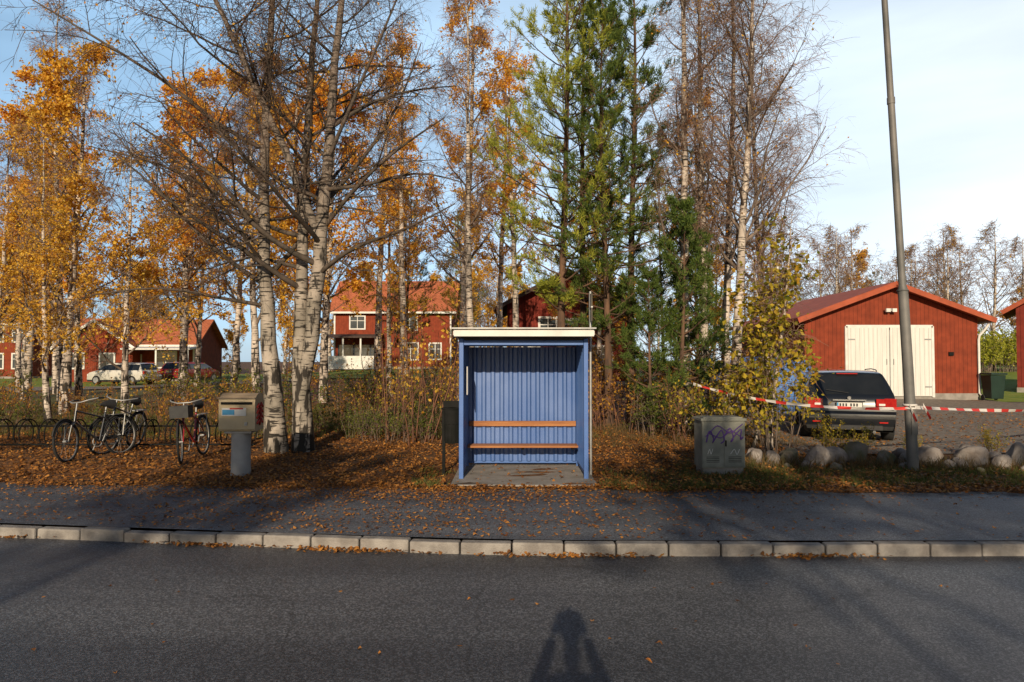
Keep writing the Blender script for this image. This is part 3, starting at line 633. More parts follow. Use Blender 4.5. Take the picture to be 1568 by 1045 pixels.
M['falu']=boards('falu_red_boards',(.25,.045,.018),.16); M['falu2']=boards('falu_red_boards_dark',(.20,.028,.017),.16)
M['tile']=boards('roof_tile_orange',(.50,.15,.07),.28); M['tiled']=boards('roof_dark',(.09,.06,.05),.3)
M['wdoor']=mat('white_door_paint',(.70,.68,.64),(.62,.60,.56),2,.6,.1,30,stretch=(6,1,.5))
M['win']=mat('window_glass',(.03,.04,.05),(.08,.09,.10),.8,.08,spec=.8); M['redtrim']=mat('red_roof_trim',(.40,.09,.04),None,3,.7)
def house(name,cx,cy,w,d,base,eave,ridge,axis,wall,roofm,trim,wins=(),oh=.4,rz=0,chim=None,found=True):
    e=bpy.data.objects.new(name,None); COL.objects.link(e); e.location=(cx,cy,base); e.rotation_euler[2]=rz
    h=w/2; g=Geo()
    if axis=='y':
        V=[(-h,0,0),(h,0,0),(h,0,eave),(0,0,ridge),(-h,0,eave),(-h,d,0),(h,d,0),(h,d,eave),(0,d,ridge),(-h,d,eave)]
        F=[[0,1,2,3,4],[9,8,7,6,5],[1,6,7,2],[5,0,4,9]]
    else:
        V=[(-h,0,0),(h,0,0),(h,0,eave),(-h,0,eave),(-h,d,0),(h,d,0),(h,d,eave),(-h,d,eave),(-h,d/2,ridge),(h,d/2,ridge)]
        F=[[0,1,2,3],[7,6,5,4],[1,5,6,9,2],[4,0,3,8,7]]
    g.add(V,F,0); g.box((0,d/2,.1),(w+.04,d+.04,.3),1); g.build('walls',[wall,M['conc']],e)
    g=Geo(); th=.14
    if axis=='y':
        sl=(ridge-eave)/h
        for s in(-1,1):
            p=[(0,ridge),(s*(h+oh),eave-oh*sl)]; a=-oh;b=d+oh
            V=[(p[0][0],a,p[0][1]+.02),(p[1][0],a,p[1][1]+.02),(p[1][0],b,p[1][1]+.02),(p[0][0],b,p[0][1]+.02)]; V+= [(x_,y_,z_+th) for x_,y_,z_ in V]
            g.add(V,np.array([[0,1,2,3],[7,6,5,4],[0,4,5,1],[1,5,6,2],[2,6,7,3]]),0)
            L_=math.hypot(h+oh,(h+oh)*sl); an=math.atan(sl)
            g.box((s*(h+oh)/2,a-.02,ridge+.07-(h+oh)*sl/2-.02),(L_,.035,.19),1,ry=s*an)
    else:
        sl=(ridge-eave)/(d/2)
        for s in(-1,1):
            y1=d/2+s*(d/2+oh); z1=eave-oh*sl; a=-h-oh;b=h+oh
            V=[(a,d/2,ridge+.02),(b,d/2,ridge+.02),(b,y1,z1+.02),(a,y1,z1+.02)]; V+=[(x_,y_,z_+th) for x_,y_,z_ in V]
            g.add(V,np.array([[0,1,2,3],[7,6,5,4],[0,4,5,1],[1,5,6,2],[2,6,7,3],[3,7,4,0]]),0)
        g.box((0,-oh-.02,eave-oh*sl+.08),(w+2*oh,.03,.18),1)
    if chim: g.box((chim[0],chim[1],ridge+.1),(.7,.7,1.5),2); g.box((chim[0],chim[1],ridge+.87),(.8,.8,.1),1)
    g.build('roof',[roofm,trim,M['tile']],e)
    g=Geo()
    for (x_,z_,ww,hh,k) in wins:
        if k=='w':
            g.box((x_,-.02,z_),(ww,.03,hh),1)
            for s in(-1,1): g.box((x_+s*(ww/2+.06),-.035,z_),(.12,.07,hh+.24),0); g.box((x_,-.035,z_+s*(hh/2+.06)),(ww,.07,.12),0)
            g.box((x_,-.045,z_),(.06,.03,hh),0); g.box((x_,-.042,z_+hh*.15),(ww,.02,.05),0)
        elif k=='d':
            g.box((x_,-.02,z_),(ww,.04,hh),0); g.box((x_,-.043,z_+.4),(ww*.5,.01,hh*.3),1)
    for s in(-1,1): g.box((s*(h-.06),-.02,(eave)/2+.05),(.14,.05,eave-.15),0) if trim is M['white'] else None
    if len(wins) or trim is M['white']: g.build('windows',[M['white'],M['win']],e)
    return e
gb=gz(14.5,26)
ga=house('garage',14.45,26,6.6,7.5,gb,3.10,4.32,'y',M['falu'],M['redtrim'],M['redtrim'],oh=.42)
g=Geo()
dx=-.1
for s in(-1,1):
    g.box((dx+s*.80,-.05,1.45),(1.56,.05,2.6),0)
    for k in range(-4,5): g.box((dx+s*.80+k*.17,-.0755,1.45),(.012,.003,2.56),2)
for s in(-1,1): g.box((dx+s*1.64,-.03,1.45),(.1,.09,2.7),1)
g.box((dx,-.03,2.80),(3.3,.09,.1),1); g.box((dx,-.082,1.4),(.03,.014,2.5),2)
for s in(-1,1):
    g.box((dx+s*.13,-.09,1.45),(.03,.03,.22),2)
    for z in(.5,2.3): g.box((dx+s*1.45,-.085,z),(.25,.012,.05),2)
g.build('double_door',[M['wdoor'],M['white'],M['galv']],ga)
g=Geo(); g.box((-.1,-.14,3.42),(.10,.16,.10),1); g.box((-.22,-.2,3.40),(.16,.1,.13),0); g.box((.02,-.2,3.40),(.16,.1,.13),0)
g.box((2.25,-.04,1.75),(.18,.05,.14),2)
g.tube([(3.60,-.25,2.95),(3.50,-.12,2.68),(3.32,-.07,2.45),(3.28,-.07,2.3),(3.28,-.07,.25),(3.32,-.2,.15)],.045,0,10)
g.tube([(3.70,-.4,2.98),(3.70,7.9,2.98)],.07,0,8); g.build('downpipe_and_floodlight',[M['white'],M['galv'],M['dark']],ga)
g=Geo(); g.tube([(-2.95,3.5,3.2),(-2.95,3.5,5.75)],.14,0,14); g.tube([(-2.95,3.5,5.75),(-2.95,3.5,5.8),(-2.95,3.5,5.95)],[.19,.19,.03],1,14); g.build('flue_pipe',[M['galv'],M['dark']],ga)
g=Geo(); bx,by,bz=17.95,25.5,gb
for z0,z1,a,b_ in((.08,.95,.22,.28),): 
    V=[(-a,-a,z0),(a,-a,z0),(a,a,z0),(-a,a,z0),(-b_,-b_,z1),(b_,-b_,z1),(b_,b_,z1),(-b_,b_,z1)]; g.add(np.array(V),np.array([[0,3,2,1],[4,5,6,7],[0,1,5,4],[1,2,6,5],[2,3,7,6],[3,0,4,7]]),0)
g.box((0,-.02,1.0),(.6,.64,.07),0); g.tube([(-.25,.32,1.0),(.25,.32,1.0)],.02,0,8); g.disc((-.24,.22,.11),.1,.05,1,'x'); g.disc((.24,.22,.11),.1,.05,1,'x')
M['binG']=mat('bin_green',(.015,.035,.025),None,3,.5); g.build('wheelie_bin',[M['binG'],M['tyre']],loc=(bx,by,bz),bevel=.015)
house('red_house',25.05,28,7,5,gz(25,30),3.8,5.9,'y',M['falu2'],M['redtrim'],M['redtrim'],[(-1,1.7,1,1.2,'w')],oh=.5,rz=-.66)
hc=house('red_house',-11.2,64,11.0,8,gz(-11,64),5.6,8.6,'x',M['falu'],M['tile'],M['white'],[(-3.3,4.4,1.3,1.1,'w'),(1.6,4.4,1.3,1.3,'w'),(1.7,1.7,1.3,1.5,'w'),(4,1.7,1.0,1.4,'w')],oh=.5,chim=(-1,4))
g=Geo(); g.box((-3.3,-1.2,3.1),(5.0,2.6,.12),1,rx=.12); 
for xx in(-5.6,-4.1,-2.5,-1.0): g.box((xx,-2.2,1.5),(.14,.14,2.9),0)
g.box((-3.3,-2.2,.8),(4.7,.05,.9),0); g.box((-3.3,-1.1,.2),(4.9,2.4,.3),0); g.box((-3.3,-.05,1.6),(3.6,.06,1.4),2); g.build('porch',[M['white'],M['tiled'],M['win']],hc)
house('red_house',2.9,36,6.3,8,gz(3,36),4.3,6.0,'y',M['falu2'],M['tiled'],M['tiled'],[(-1.0,3.1,.8,.9,'w'),(.4,3.2,1.1,.5,'w'),(1.8,1.5,1,1.1,'w'),(-2.0,1.5,1,1.1,'w')],oh=.7)
hl=house('red_house',-31.5,56,10.5,7,.02,3.1,5.2,'x',M['falu'],M['tile'],M['white'],[(-3.9,1.8,1.3,1.2,'w'),(-1.6,1.8,1.3,1.2,'w'),(.6,1.2,1.0,2.1,'d'),(3.0,1.8,1.5,1.2,'w')],rz=.10)
g=Geo(); V=[(-4.6,-1.5,0),(1,-1.5,0),(1,-1.5,2.9),(-1.8,-1.5,4.9),(-4.6,-1.5,2.9),(-4.6,0.5,0),(1,.5,0),(1,.5,2.9),(-1.8,2.5,4.9),(-4.6,.5,2.9)]
g.add(V,[[0,1,2,3,4],[1,6,7,2],[5,0,4,9]],0); V=[(-1.8,-1.9,4.95),(1.4,-1.9,2.65),(1.4,3,2.65),(-1.8,3,4.95),(-5.0,-1.9,2.65),(-5.0,3,2.65)]; g.add(V,[[0,1,2,3],[4,0,3,5]],1)
for s in(-1,1): g.box((-1.8+s*1.6,-1.93,3.78),(3.95,.05,.2),2,ry=s*.623)
g.build('gable_wing',[M['falu'],M['tile'],M['white']],hl)
g=Geo()
for xx in(-3.2,-.9):
    g.box((xx,-1.53,1.7),(1.0,.04,1.1),1); 
    for s in(-1,1): g.box((xx+s*.56,-1.54,1.7),(.12,.08,1.3),0); g.box((xx,-1.54,1.7+s*.6),(1.0,.08,.12),0)
    g.box((xx,-1.56,1.7),(.06,.03,1.1),0)
g.box((3.2,-1.3,2.75),(5.2,2.8,.12),0,rx=.08)
for xx in(.9,3.2,5.6): g.box((xx,-2.5,1.3),(.12,.12,2.6),0)
g.build('wing_windows_and_carport',[M['white'],M['win']],hl)
house('red_house',-50.5,64,10,8,0,5.3,7.4,'x',M['falu'],M['tiled'],M['white'],[(x_,z_,1.2,1.3,'w') for x_ in(-3.5,-.8,2,4.1) for z_ in(1.7,4.2)],rz=.1,chim=(1,4))
M['tarp']=mat('blue_tarpaulin',(.05,.14,.40),(.10,.22,.5),2,.5,.6,5)
bm=bmesh.new(); bmesh.ops.create_icosphere(bm,subdivisions=4,radius=1)
for v in bm.verts:
    v.co*=1+.2*noise.noise(v.co*1.6); v.co.x=math.copysign(abs(v.co.x)**.6,v.co.x)*1.6; v.co.y=math.copysign(abs(v.co.y)**.6,v.co.y)*1.; v.co.z=math.copysign(abs(v.co.z)**.6,v.co.z)*.95
me=bpy.data.meshes.new('blue_tarpaulin'); bm.to_mesh(me); bm.free(); me.materials.append(M['tarp']); [setattr(p,'use_smooth',True) for p in me.polygons]
o=bpy.data.objects.new('blue_tarpaulin',me); COL.objects.link(o); o.location=(7.9,21.5,.9)

# ---------------------------------------------------------------- trees: hero birch clump
y0=13.1
A=[(-4.5,y0,-.05,.24),(-4.52,y0,.3,.18),(-4.62,y0,1.65,.155),(-4.78,y0,3.65,.115),(-4.82,y0+.1,6.15,.085),(-4.75,y0+.2,8.65,.055),(-4.7,y0+.2,12.2,.012)]
B=[(-4.02,y0+.1,-.05,.23),(-4.04,y0+.1,.3,.19),(-4.08,y0+.1,1.65,.15),(-4.10,y0+.15,3.65,.105),(-4.06,y0+.3,6.15,.08),(-3.95,y0+.5,8.65,.05),(-3.8,y0+.6,12.4,.012)]
Cc=[(-4.05,y0+.05,.9,.10),(-3.93,y0,1.65,.15),(-3.78,y0-.05,2.9,.14),(-3.64,y0-.1,3.9,.125),(-3.48,y0-.2,6.15,.09),(-3.25,y0-.3,8.65,.055),(-3.0,y0-.3,12,.012)]
D_=[(-3.72,y0-.1,4.2,.08),(-4.25,y0-.4,5.7,.065),(-4.9,y0-.7,7.2,.05),(-5.6,y0-.9,8.7,.035),(-6.4,y0-1,10.8,.01)]
lim=[[(-3.6,y0-.1,4.3,.05),(-2.9,y0-.5,5.0,.035),(-2.1,y0-.8,5.6,.025),(-1.2,y0-1,6.1,.01)],
[(-3.7,y0-.1,3.4,.05),(-2.9,y0-.6,3.9,.035),(-2.1,y0-.9,4.0,.025),(-1.0,y0-1.2,4.5,.01)],
[(-3.6,y0,4.8,.05),(-2.9,y0+.5,5.9,.035),(-2.3,y0+.8,7.0,.025),(-1.9,y0+1,8.4,.01)],
[(-4.75,y0,3.2,.05),(-5.6,y0-.4,3.8,.035),(-6.4,y0-.7,4.8,.025),(-7.2,y0-.9,5.9,.01)],
[(-4.8,y0,4.4,.05),(-5.7,y0+.3,5.0,.035),(-6.8,y0+.2,5.6,.025),(-8.2,y0,5.9,.01)],
[(-4.7,y0,2.8,.045),(-5.4,y0-.5,2.9,.03),(-6.3,y0-.9,3.1,.02),(-7.4,y0-1.1,2.9,.01)],
[(-3.5,y0-.2,5.6,.045),(-2.8,y0-.6,6.9,.03),(-2.2,y0-.9,8.0,.02),(-1.6,y0-1.1,9.4,.01)],
[(-3.45,y0-.2,6.2,.045),(-2.7,y0,6.8,.03),(-1.9,y0+.2,7.1,.02),(-1.1,y0+.3,7.2,.01)],
[(-3.55,y0-.2,5.0,.045),(-2.6,y0-.2,5.1,.03),(-1.8,y0-.2,5.4,.02),(-.9,y0-.3,5.1,.01)],
[(-4.8,y0,5.2,.05),(-5.6,y0-.6,6.4,.035),(-6.9,y0-1,7.2,.025),(-8.6,y0-1.2,8.2,.01)]]
birch('birch_tree',[A,B,Cc,D_],lim,m1=22,t0=.24,Lmax=3.6,m2=9,m3=7,m4=4,nleaf=3000,lsize=.05,lmat='lf_orange',tw=.0038,k0=14,ang1=1.05,trop=.05,hero=True)

def leafy(name,h,r,nl,ls,lm,Lm,gap=0,m1=24,t0=.2,tw=.006,**k): return birch(name,[strunk(h,r,(.3,.1))],(),m1,t0,Lm,6,4,3,nl,ls,lm,tw,gap=gap,**k)
O1=leafy('birch_tree',12.5,.15,13500,.10,'lf_orange',3.4)
O2=leafy('birch_tree',11.5,.14,10500,.095,'lf_gold',3.3,.05)
O3=leafy('birch_tree',16.5,.16,8500,.09,'lf_orange',2.9,.1,t0=.3)
O4=leafy('birch_tree',9,.10,6000,.08,'lf_gold',2.8,.05,t0=.15)
place(O1,(-19.2,27,gz(-19,27)),0); place(O2,(-13.4,20.5,gz(-13.4,20.5)),1); place(O3,(-1.9,25.5,gz(-2,25)),.4); place(O4,(-9.6,17,gz(-9.6,17)),2,.85)
def I(o,x,y,rz,s=1,name='birch_tree'): return inst(o,name,(x,y,gz(x,y)-.05),rz,s)
for (o,x,y,rz,s) in[(O1,-11.5,24,2,.95),(O2,-8.2,22,3,.95),(O1,-22,33,4,.95),(O2,-17.5,38,1,1.1),(O1,-9.5,30,5,1.15),(O2,-5,28,2,.85),(O1,-26,36,2,.95),(O1,-14.5,30,.5,1.1),(O4,-16,21,1,1),(O4,-12.2,18,3,.85),
    (O3,-4.2,27,2.5,.95),(O3,.2,29,4,.95),(O3,-6.5,33,1,1.1),(O3,8.8,31,3,.9),(O1,4.3,33,2,.85),(O2,-2.5,40,2,1.),(O3,-19,30,3,.9),(O4,-21,24,.7,.9),(O2,7.2,24.5,.3,.5),(O2,-33,46,1,1),(O1,-40,50,2,1.1),(O3,-.6,32,1,1.),(O1,-6.9,25,1,1.0)]: I(o,x,y,rz,s)

B1=birch('birch_tree',[strunk(15.5,.13,(-.3,0)),strunk(14.5,.11,(.2,.2),.55,.3)],(),30,.25,2.5,8,6,4,900,.06,'lf_orange',.004)
place(B1,(4.4,17.3,gz(4.6,17.3)),0)
B2=birch('birch_tree',[strunk(13.5,.13,(.5,0)),],(),40,.28,3.8,9,7,4,500,.06,'lf_orange',.004,ang1=.85)
place(B2,(5.5,17.0,gz(5.75,17)),0)
B3=birch('birch_tree',[strunk(15,.12,(.3,.3))],(),30,.25,2.6,8,6,4,1500,.07,'lf_orange',.0045)
place(B3,(5.9,19.0,gz(5,19)),0); I(B2,7.6,20.2,2.4,.85); I(B3,-1.2,21.5,2,1.0); I(B3,-15.8,24,4,1); I(B2,-11,27,1,1)

P1=pine('pine_tree',14.0,.12,3.0,2.7,M['ndl_l'],.46,5,13,6,t2=.42,dens=.18,spread=.5); place(P1,(1.25,18.0,.07),0)
P2=pine('pine_tree',13.0,.12,2.6,2.3,M['ndl_d'],.42,5,13,7,t2=.35,dens=.15,spread=.5); place(P2,(3.2,18.3,.07),1)
inst(P1,'pine_tree',(2.15,19.8,.08),2,1.0); inst(P2,'pine_tree',(2.5,17.6,.06),3.5,.85)
S1=pine('pine_tree',5.6,.07,.5,1.4,M['ndl_d'],.36,5,11,6); place(S1,(4.0,16.3,.04),0); inst(S1,'pine_tree',(3.2,15.6,.03),2,.68); inst(S1,'pine_tree',(4.9,18,.05),4,.95)
inst(P2,'pine_tree',(-5.6,36,.4),1,.8); inst(P1,'pine_tree',(10,45,.6),3,1); inst(P1,'pine_tree',(-3.3,46,.5),3,.8)

g=birch('young_aspen_tree',[strunk(4.4,.045,(.45,-.1)),strunk(3.6,.035,(-.4,-.2),.15,.1),strunk(3.0,.03,(.5,0),-.2,.1)],(),16,.12,.95,5,3,2,1900,.10,'lf_yg',.004); place(g,(4.6,12.4,.02))
s=shrub('shrub',14,2.4,.9,900,.09,'lf_yg','limb'); place(s,(4.75,12.3,.02),0,.85); inst(s,'shrub',(4.1,13.0,.02),2,.8); inst(s,'shrub',(6.3,12.3,.02),1,.27); inst(s,'shrub',(5.5,11.9,.02),4,.36); inst(s,'shrub',(8.3,11.9,.05),4,.25); inst(s,'shrub',(9.6,11.5,.05),3,.3); inst(s,'shrub',(7.0,12,.05),3,.2)
r1=shrub('shrub',12,3.1,1.8,260,.075,'lf_gold','redtwig',bend=.04); place(r1,(-2.1,14.6,.02))
r2=shrub('shrub',14,1.9,1.6,420,.07,'lf_yg','redtwig'); place(r2,(-3.1,15.6,.03),0,.8)
r3=shrub('shrub',26,1.3,1.6,1500,.06,'lf_green','limb'); place(r3,(-2.7,14.6,.02),0,.6)
r4=shrub('shrub',26,1.6,1.8,700,.07,'lf_brown','redtwig'); place(r4,(-6.6,16.5,.04),0,.7)
for(o,x,y,rz,s) in[(r1,-1.5,15.4,1,1),(r1,-2.9,16.8,2,.8),(r1,-1.8,17.8,3,.9),(r2,-.9,16.2,2,.8),(r3,-1.7,14.9,2,.6),(r3,-3.6,15.3,4,.6),(r4,-5.2,16,1,.6),(r3,-4.9,15.8,1,.6),(r4,-8.2,16.8,2,.7),(r4,-10.5,17.2,4,.7),(r3,-8.9,15.2,2,.6),(r3,-6,15.4,2,.6),(r3,-12,16,1,.7),(r2,-7.4,18,2,.8),(r4,-13.5,18,2,.8),(r2,-10,20,3,.9),(r4,-4,18,2,.7),(r1,-.3,17,2,.8),(r4,.9,17,2,1.1),(r4,2.8,16.6,2,1),(r3,3.4,15.8,2,.9),(r4,4.4,17.2,4,1.2),(r2,4.0,14.2,3,.8),(r4,6,20,2,1.2),(r4,2,21,2,1.5),(r4,-1,23,2,1.1),(r4,-5,23,1,.9),(r3,-15,19,1,1.),(r3,-18,22,1,1.),(r3,-4.5,20,1,1.),(r3,-2.6,19,1,1.),(r3,-7,20,1,1.),(r3,-10,22,1,1.),(r4,-20,24,2,.7),(r4,-8,26,2,1.),(r4,9,24,2,1.2),(r2,7.2,18.6,2,.9),(r4,-3,31,1,1.1),(r4,3,29,1,1.5),(r3,2.75,10.95,1,.15),(r3,3.7,10.7,1,.16)]: I(o,x,y,rz,s,'shrub')
h=shrub('hedge',60,2.4,2.6,5200,.12,'lf_hedge','limb'); place(h,(37,55,gz(37,55)),0,1.3); 
for x_,y_ in((39.5,56),(42,57),(44.5,58),(34.5,54)): I(h,x_,y_,x_,1.3,'hedge')
dt=bpy.data.objects.new('distant_trees',None); COL.objects.link(dt)
Fb=leafy('distant_bare_tree',11,.16,500,.10,'lf_gold',4.6,tw=.012,m1=30,t0=.12); place(Fb,(36,62,1)); Fb.parent=dt
Fo=leafy('distant_leafy_tree',10,.16,8000,.16,'lf_gold',3.6,tw=.01,m1=22,t0=.12); place(Fo,(30,75,1)); Fo.parent=dt
for k in range(28):
    x_=24+k*1.6+random.uniform(-1,1); y_=random.uniform(60,76); inst(Fb if random.random()<.85 else Fo,'distant_tree',(x_,y_,gz(x_,y_)),random.random()*6,random.uniform(.95,1.35),dt)
for k in range(36):
    x_=random.uniform(-75,22); y_=random.uniform(72,100); inst(Fo if random.random()<.65 else Fb,'distant_tree',(x_,y_,gz(x_,y_)),random.random()*6,random.uniform(.9,1.3),dt)
P3=pine('distant_pine',11,.15,1.5,3.0,M['ndl_d'],.55,5,8,5); place(P3,(-48,90,0)); P3.parent=dt
for k in range(18):
    x_=random.uniform(-80,75); y_=random.uniform(95,130); inst(P3,'distant_pine',(x_,y_,gz(x_,y_)),random.random()*6,random.uniform(.9,1.3),dt)

# unseen trees behind the photographer; pine crowns and birch heights shaped for the shade
PH=pine('pine_tree',9.3,.14,7.75,2.5,M['ndl_d'],.2,6,12,7,full=1.0,t2=.15,dens=.0,spread=.6,nw=.016); place(PH,(-5.8,-15,0),0)
for(x,y,rz,s) in[(1.1,-15.2,2,.98),(3.9,-14.8,3,1.0),(6.7,-15.3,4,.98),(9.4,-15,5,1.01),(12.2,-15,1,1.),(15.5,-15,3,1)]: inst(PH,'pine_tree',(x,y,0),rz,s)
for(o,x,y,rz,s) in[(O1,-6.4,-16.5,2,.64),(O2,-9.4,-14.5,1,.70),(O1,-12.8,-15,5,.70),(O2,9,-18,4,.70),(O1,-10.5,-19,1,.74),(O1,-15.5,-19,3,.76),(O2,-18,-15,3,.72),(B3,-13,-18,1,.88),(O2,2.6,-16.3,1,.58),(O2,6.2,-16.5,4,.58),(O1,11,-17,2,.54)]: inst(o,'birch_tree',(x,y,0),rz,s)

# ---------------------------------------------------------------- the photographer, standing on the road behind the camera (his shadow falls on the road)
M['jacket']=mat('jacket_cloth',(.04,.05,.07),(.06,.07,.09),8,.9,.3,60); M['jeans']=mat('jeans_cloth',(.03,.04,.08),(.05,.06,.11),10,.9,.3,80)
M['skin']=mat('skin',(.52,.30,.21),(.46,.26,.18),6,.55); M['hair']=mat('hair_brown',(.06,.035,.02),(.04,.025,.015),20,.7); M['shoe']=mat('shoe_leather',(.03,.02,.015),None,8,.6)
ph=bpy.data.objects.new('photographer',None); COL.objects.link(ph)
def skinned(name,V,E,R,root,m,sub=2):
    me=bpy.data.meshes.new(name); me.from_pydata(V,E,[]); me.materials.append(m); o=bpy.data.objects.new(name,me); COL.objects.link(o); o.parent=ph
    sk_=o.modifiers.new('skin','SKIN'); sk_.use_smooth_shade=True
    d_=me.skin_vertices[0].data
    for i_,r_ in enumerate(R): d_[i_].radius=(r_ if isinstance(r_,tuple) else (r_,r_)); d_[i_].use_root=(i_==root)
    sb=o.modifiers.new('sub','SUBSURF'); sb.levels=sub; sb.render_levels=sub; return o
skinned('jacket',[(0,-.42,.84),(0,-.42,1.06),(0,-.40,1.28),(0,-.38,1.43),(0,-.36,1.50),(.17,-.40,1.41),(.30,-.34,1.17),(.16,-.19,1.46),(.11,-.15,1.60),(-.17,-.40,1.41),(-.30,-.34,1.17),(-.16,-.19,1.46),(-.11,-.15,1.60)],
 [(0,1),(1,2),(2,3),(3,4),(3,5),(5,6),(6,7),(7,8),(3,9),(9,10),(10,11),(11,12)],[(.17,.12),(.155,.115),(.17,.12),(.12,.09),(.065,.065),.075,.06,.045,.036,.075,.06,.045,.036],0,M['jacket'])
skinned('trousers',[(0,-.42,.86),(.09,-.42,.76),(.12,-.40,.36),(.14,-.43,.0),(-.09,-.42,.76),(-.12,-.40,.36),(-.14,-.43,.0)],[(0,1),(1,2),(2,3),(0,4),(4,5),(5,6)],[(.15,.11),.095,.065,.05,.095,.065,.05],0,M['jeans'])
for s_ in(-1,1): skinned('shoe',[(s_*.14,-.45,-.07),(s_*.145,-.36,-.075),(s_*.155,-.24,-.085)],[(0,1),(1,2)],[(.045,.045),(.048,.04),(.042,.028)],0,M['shoe'])
def ell(name,c,r,m,n=3,f=None):
    bm=bmesh.new(); bmesh.ops.create_icosphere(bm,subdivisions=n,radius=1)
    for v in bm.verts:
        if f: f(v.co)
        v.co=Vector((v.co.x*r[0],v.co.y*r[1],v.co.z*r[2]))
    me=bpy.data.meshes.new(name); bm.to_mesh(me); bm.free(); me.materials.append(m); [setattr(p,'use_smooth',True) for p in me.polygons]
    o=bpy.data.objects.new(name,me); COL.objects.link(o); o.location=c; o.parent=ph; return o
def headf(v):
    if v.z<0: v.x*=1+.22*v.z; v.y+= -.12*v.z*(v.y>0)
ell('head',(0,-.29,1.69),(.078,.098,.118),M['skin'],4,headf); ell('hair',(0,-.31,1.72),(.086,.10,.105),M['hair'],4); ell('nose',(0,-.19,1.675),(.014,.02,.025),M['skin'])
for s_ in(-1,1): ell('ear',(s_*.08,-.29,1.685),(.012,.022,.032),M['skin']); ell('eye',(s_*.032,-.203,1.70),(.013,.008,.008),M['white'])
ell('mouth',(0,-.195,1.63),(.024,.008,.006),M['red']); ell('neck',(0,-.34,1.56),(.055,.055,.09),M['skin'])
for s_ in(-1,1):
    skinned('hand',[(s_*.11,-.15,1.60),(s_*.098,-.135,1.645),(s_*.09,-.125,1.69)],[(0,1),(1,2)],[(.025,.02),(.036,.018),(.034,.016)],0,M['skin'])
    for k,(zz,ln) in enumerate(((1.655,.9),(1.675,1.),(1.695,.97),(1.715,.8))): skinned('finger',[(s_*.092,-.125,zz),(s_*.090,-.125+.04*ln,zz+.004),(s_*.075,-.125+.065*ln,zz+.006),(s_*.058,-.125+.066*ln,zz+.006)],[(0,1),(1,2),(2,3)],[.009,.0085,.008,.007],0,M['skin'])
    skinned('thumb',[(s_*.088,-.145,1.655),(s_*.07,-.155,1.675),(s_*.052,-.152,1.69)],[(0,1),(1,2)],[.012,.0105,.009],0,M['skin'])
g=Geo(); g.box((0,-.115,1.70),(.14,.05,.09),0); g.box((0,-.115,1.755),(.05,.045,.03),0); g.disc((0,-.062,1.70),.034,.055,0,'y',20); g.build('camera_body',[M['plastic']],ph,bevel=.005)

# ---------------------------------------------------------------- world + sun + camera
N,L=W.node_tree.nodes,W.node_tree.links; bg=N['Background']
sk=N.new('ShaderNodeTexSky'); sk.sky_type='NISHITA'; sk.sun_disc=False; sk.sun_elevation=SUN_EL; sk.sun_rotation=SUN_AZ; sk.air_density=1.0; sk.dust_density=.4; sk.ozone_density=1.8
tc=N.new('ShaderNodeTexCoord'); mp=N.new('ShaderNodeMapping'); mp.inputs['Scale'].default_value=(1,1,4.5); mp.inputs['Rotation'].default_value=(0,.25,.4); L.new(tc.outputs['Generated'],mp.inputs[0])
no=N.new('ShaderNodeTexNoise'); no.inputs['Scale'].default_value=1.6; no.inputs['Detail'].default_value=7; no.inputs['Roughness'].default_value=.5; L.new(mp.outputs[0],no.inputs[0])
r=N.new('ShaderNodeValToRGB'); r.color_ramp.elements[0].position=.3; r.color_ramp.elements[0].color=(.46,.46,.46,1); r.color_ramp.elements[1].position=.72; r.color_ramp.elements[1].color=(.85,.85,.85,1); L.new(no.outputs[0],r.inputs[0])
sx=N.new('ShaderNodeSeparateXYZ'); L.new(tc.outputs['Generated'],sx.inputs[0])
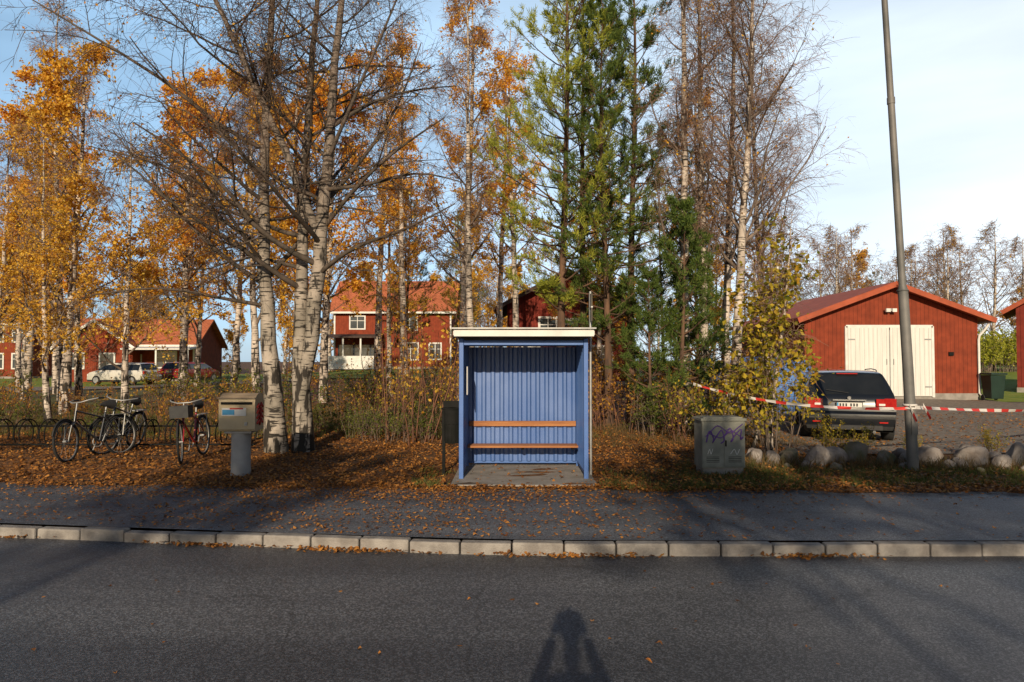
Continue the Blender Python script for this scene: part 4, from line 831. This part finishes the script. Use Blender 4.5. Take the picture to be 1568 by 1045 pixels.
ma=N.new('ShaderNodeMath'); ma.operation='MULTIPLY_ADD'; ma.inputs[1].default_value=.35; ma.use_clamp=True; L.new(sx.outputs[0],ma.inputs[0]); L.new(r.outputs[0],ma.inputs[2])
mz=N.new('ShaderNodeMapRange'); mz.interpolation_type='SMOOTHSTEP'; mz.inputs[1].default_value=.66; mz.inputs[2].default_value=.42; L.new(sx.outputs[2],mz.inputs[0])
my=N.new('ShaderNodeMapRange'); my.interpolation_type='SMOOTHSTEP'; my.inputs[1].default_value=.25; my.inputs[2].default_value=.7; L.new(sx.outputs[1],my.inputs[0])
m1_=N.new('ShaderNodeMath'); m1_.operation='MULTIPLY'; L.new(mz.outputs[0],m1_.inputs[0]); L.new(my.outputs[0],m1_.inputs[1])
m2_=N.new('ShaderNodeMath'); m2_.operation='MULTIPLY'; L.new(m1_.outputs[0],m2_.inputs[0]); L.new(ma.outputs[0],m2_.inputs[1])
cf=N.new('ShaderNodeMapRange'); cf.inputs[1].default_value=-.35; cf.inputs[2].default_value=.55; L.new(sx.outputs[0],cf.inputs[0])
cm=N.new('ShaderNodeMix'); cm.data_type='RGBA'; L.new(cf.outputs[0],cm.inputs[0]); cm.inputs[6].default_value=(10.0,16.2,23.0,1); cm.inputs[7].default_value=(17.0,18.9,20.6,1)
mx=N.new('ShaderNodeMix'); mx.data_type='RGBA'; L.new(m2_.outputs[0],mx.inputs[0]); L.new(sk.outputs[0],mx.inputs[6]); L.new(cm.outputs[2],mx.inputs[7])
L.new(mx.outputs[2],bg.inputs[0]); bg.inputs[1].default_value=.064
s=bpy.data.lights.new('sun','SUN'); s.energy=5; s.angle=math.radians(.5); s.color=(1,.83,.60); so=bpy.data.objects.new('sun',s); COL.objects.link(so)
d=Vector((math.sin(SUN_AZ)*math.cos(SUN_EL),math.cos(SUN_AZ)*math.cos(SUN_EL),math.sin(SUN_EL))); so.rotation_euler=d.to_track_quat('Z','Y').to_euler()
cd=bpy.data.cameras.new('camera'); cd.lens=24; cd.sensor_width=36; cd.clip_end=2000; co=bpy.data.objects.new('camera',cd); COL.objects.link(co)
co.location=(0,0,1.75); co.rotation_euler=(math.radians(90+1.64),0,0); C.camera=co
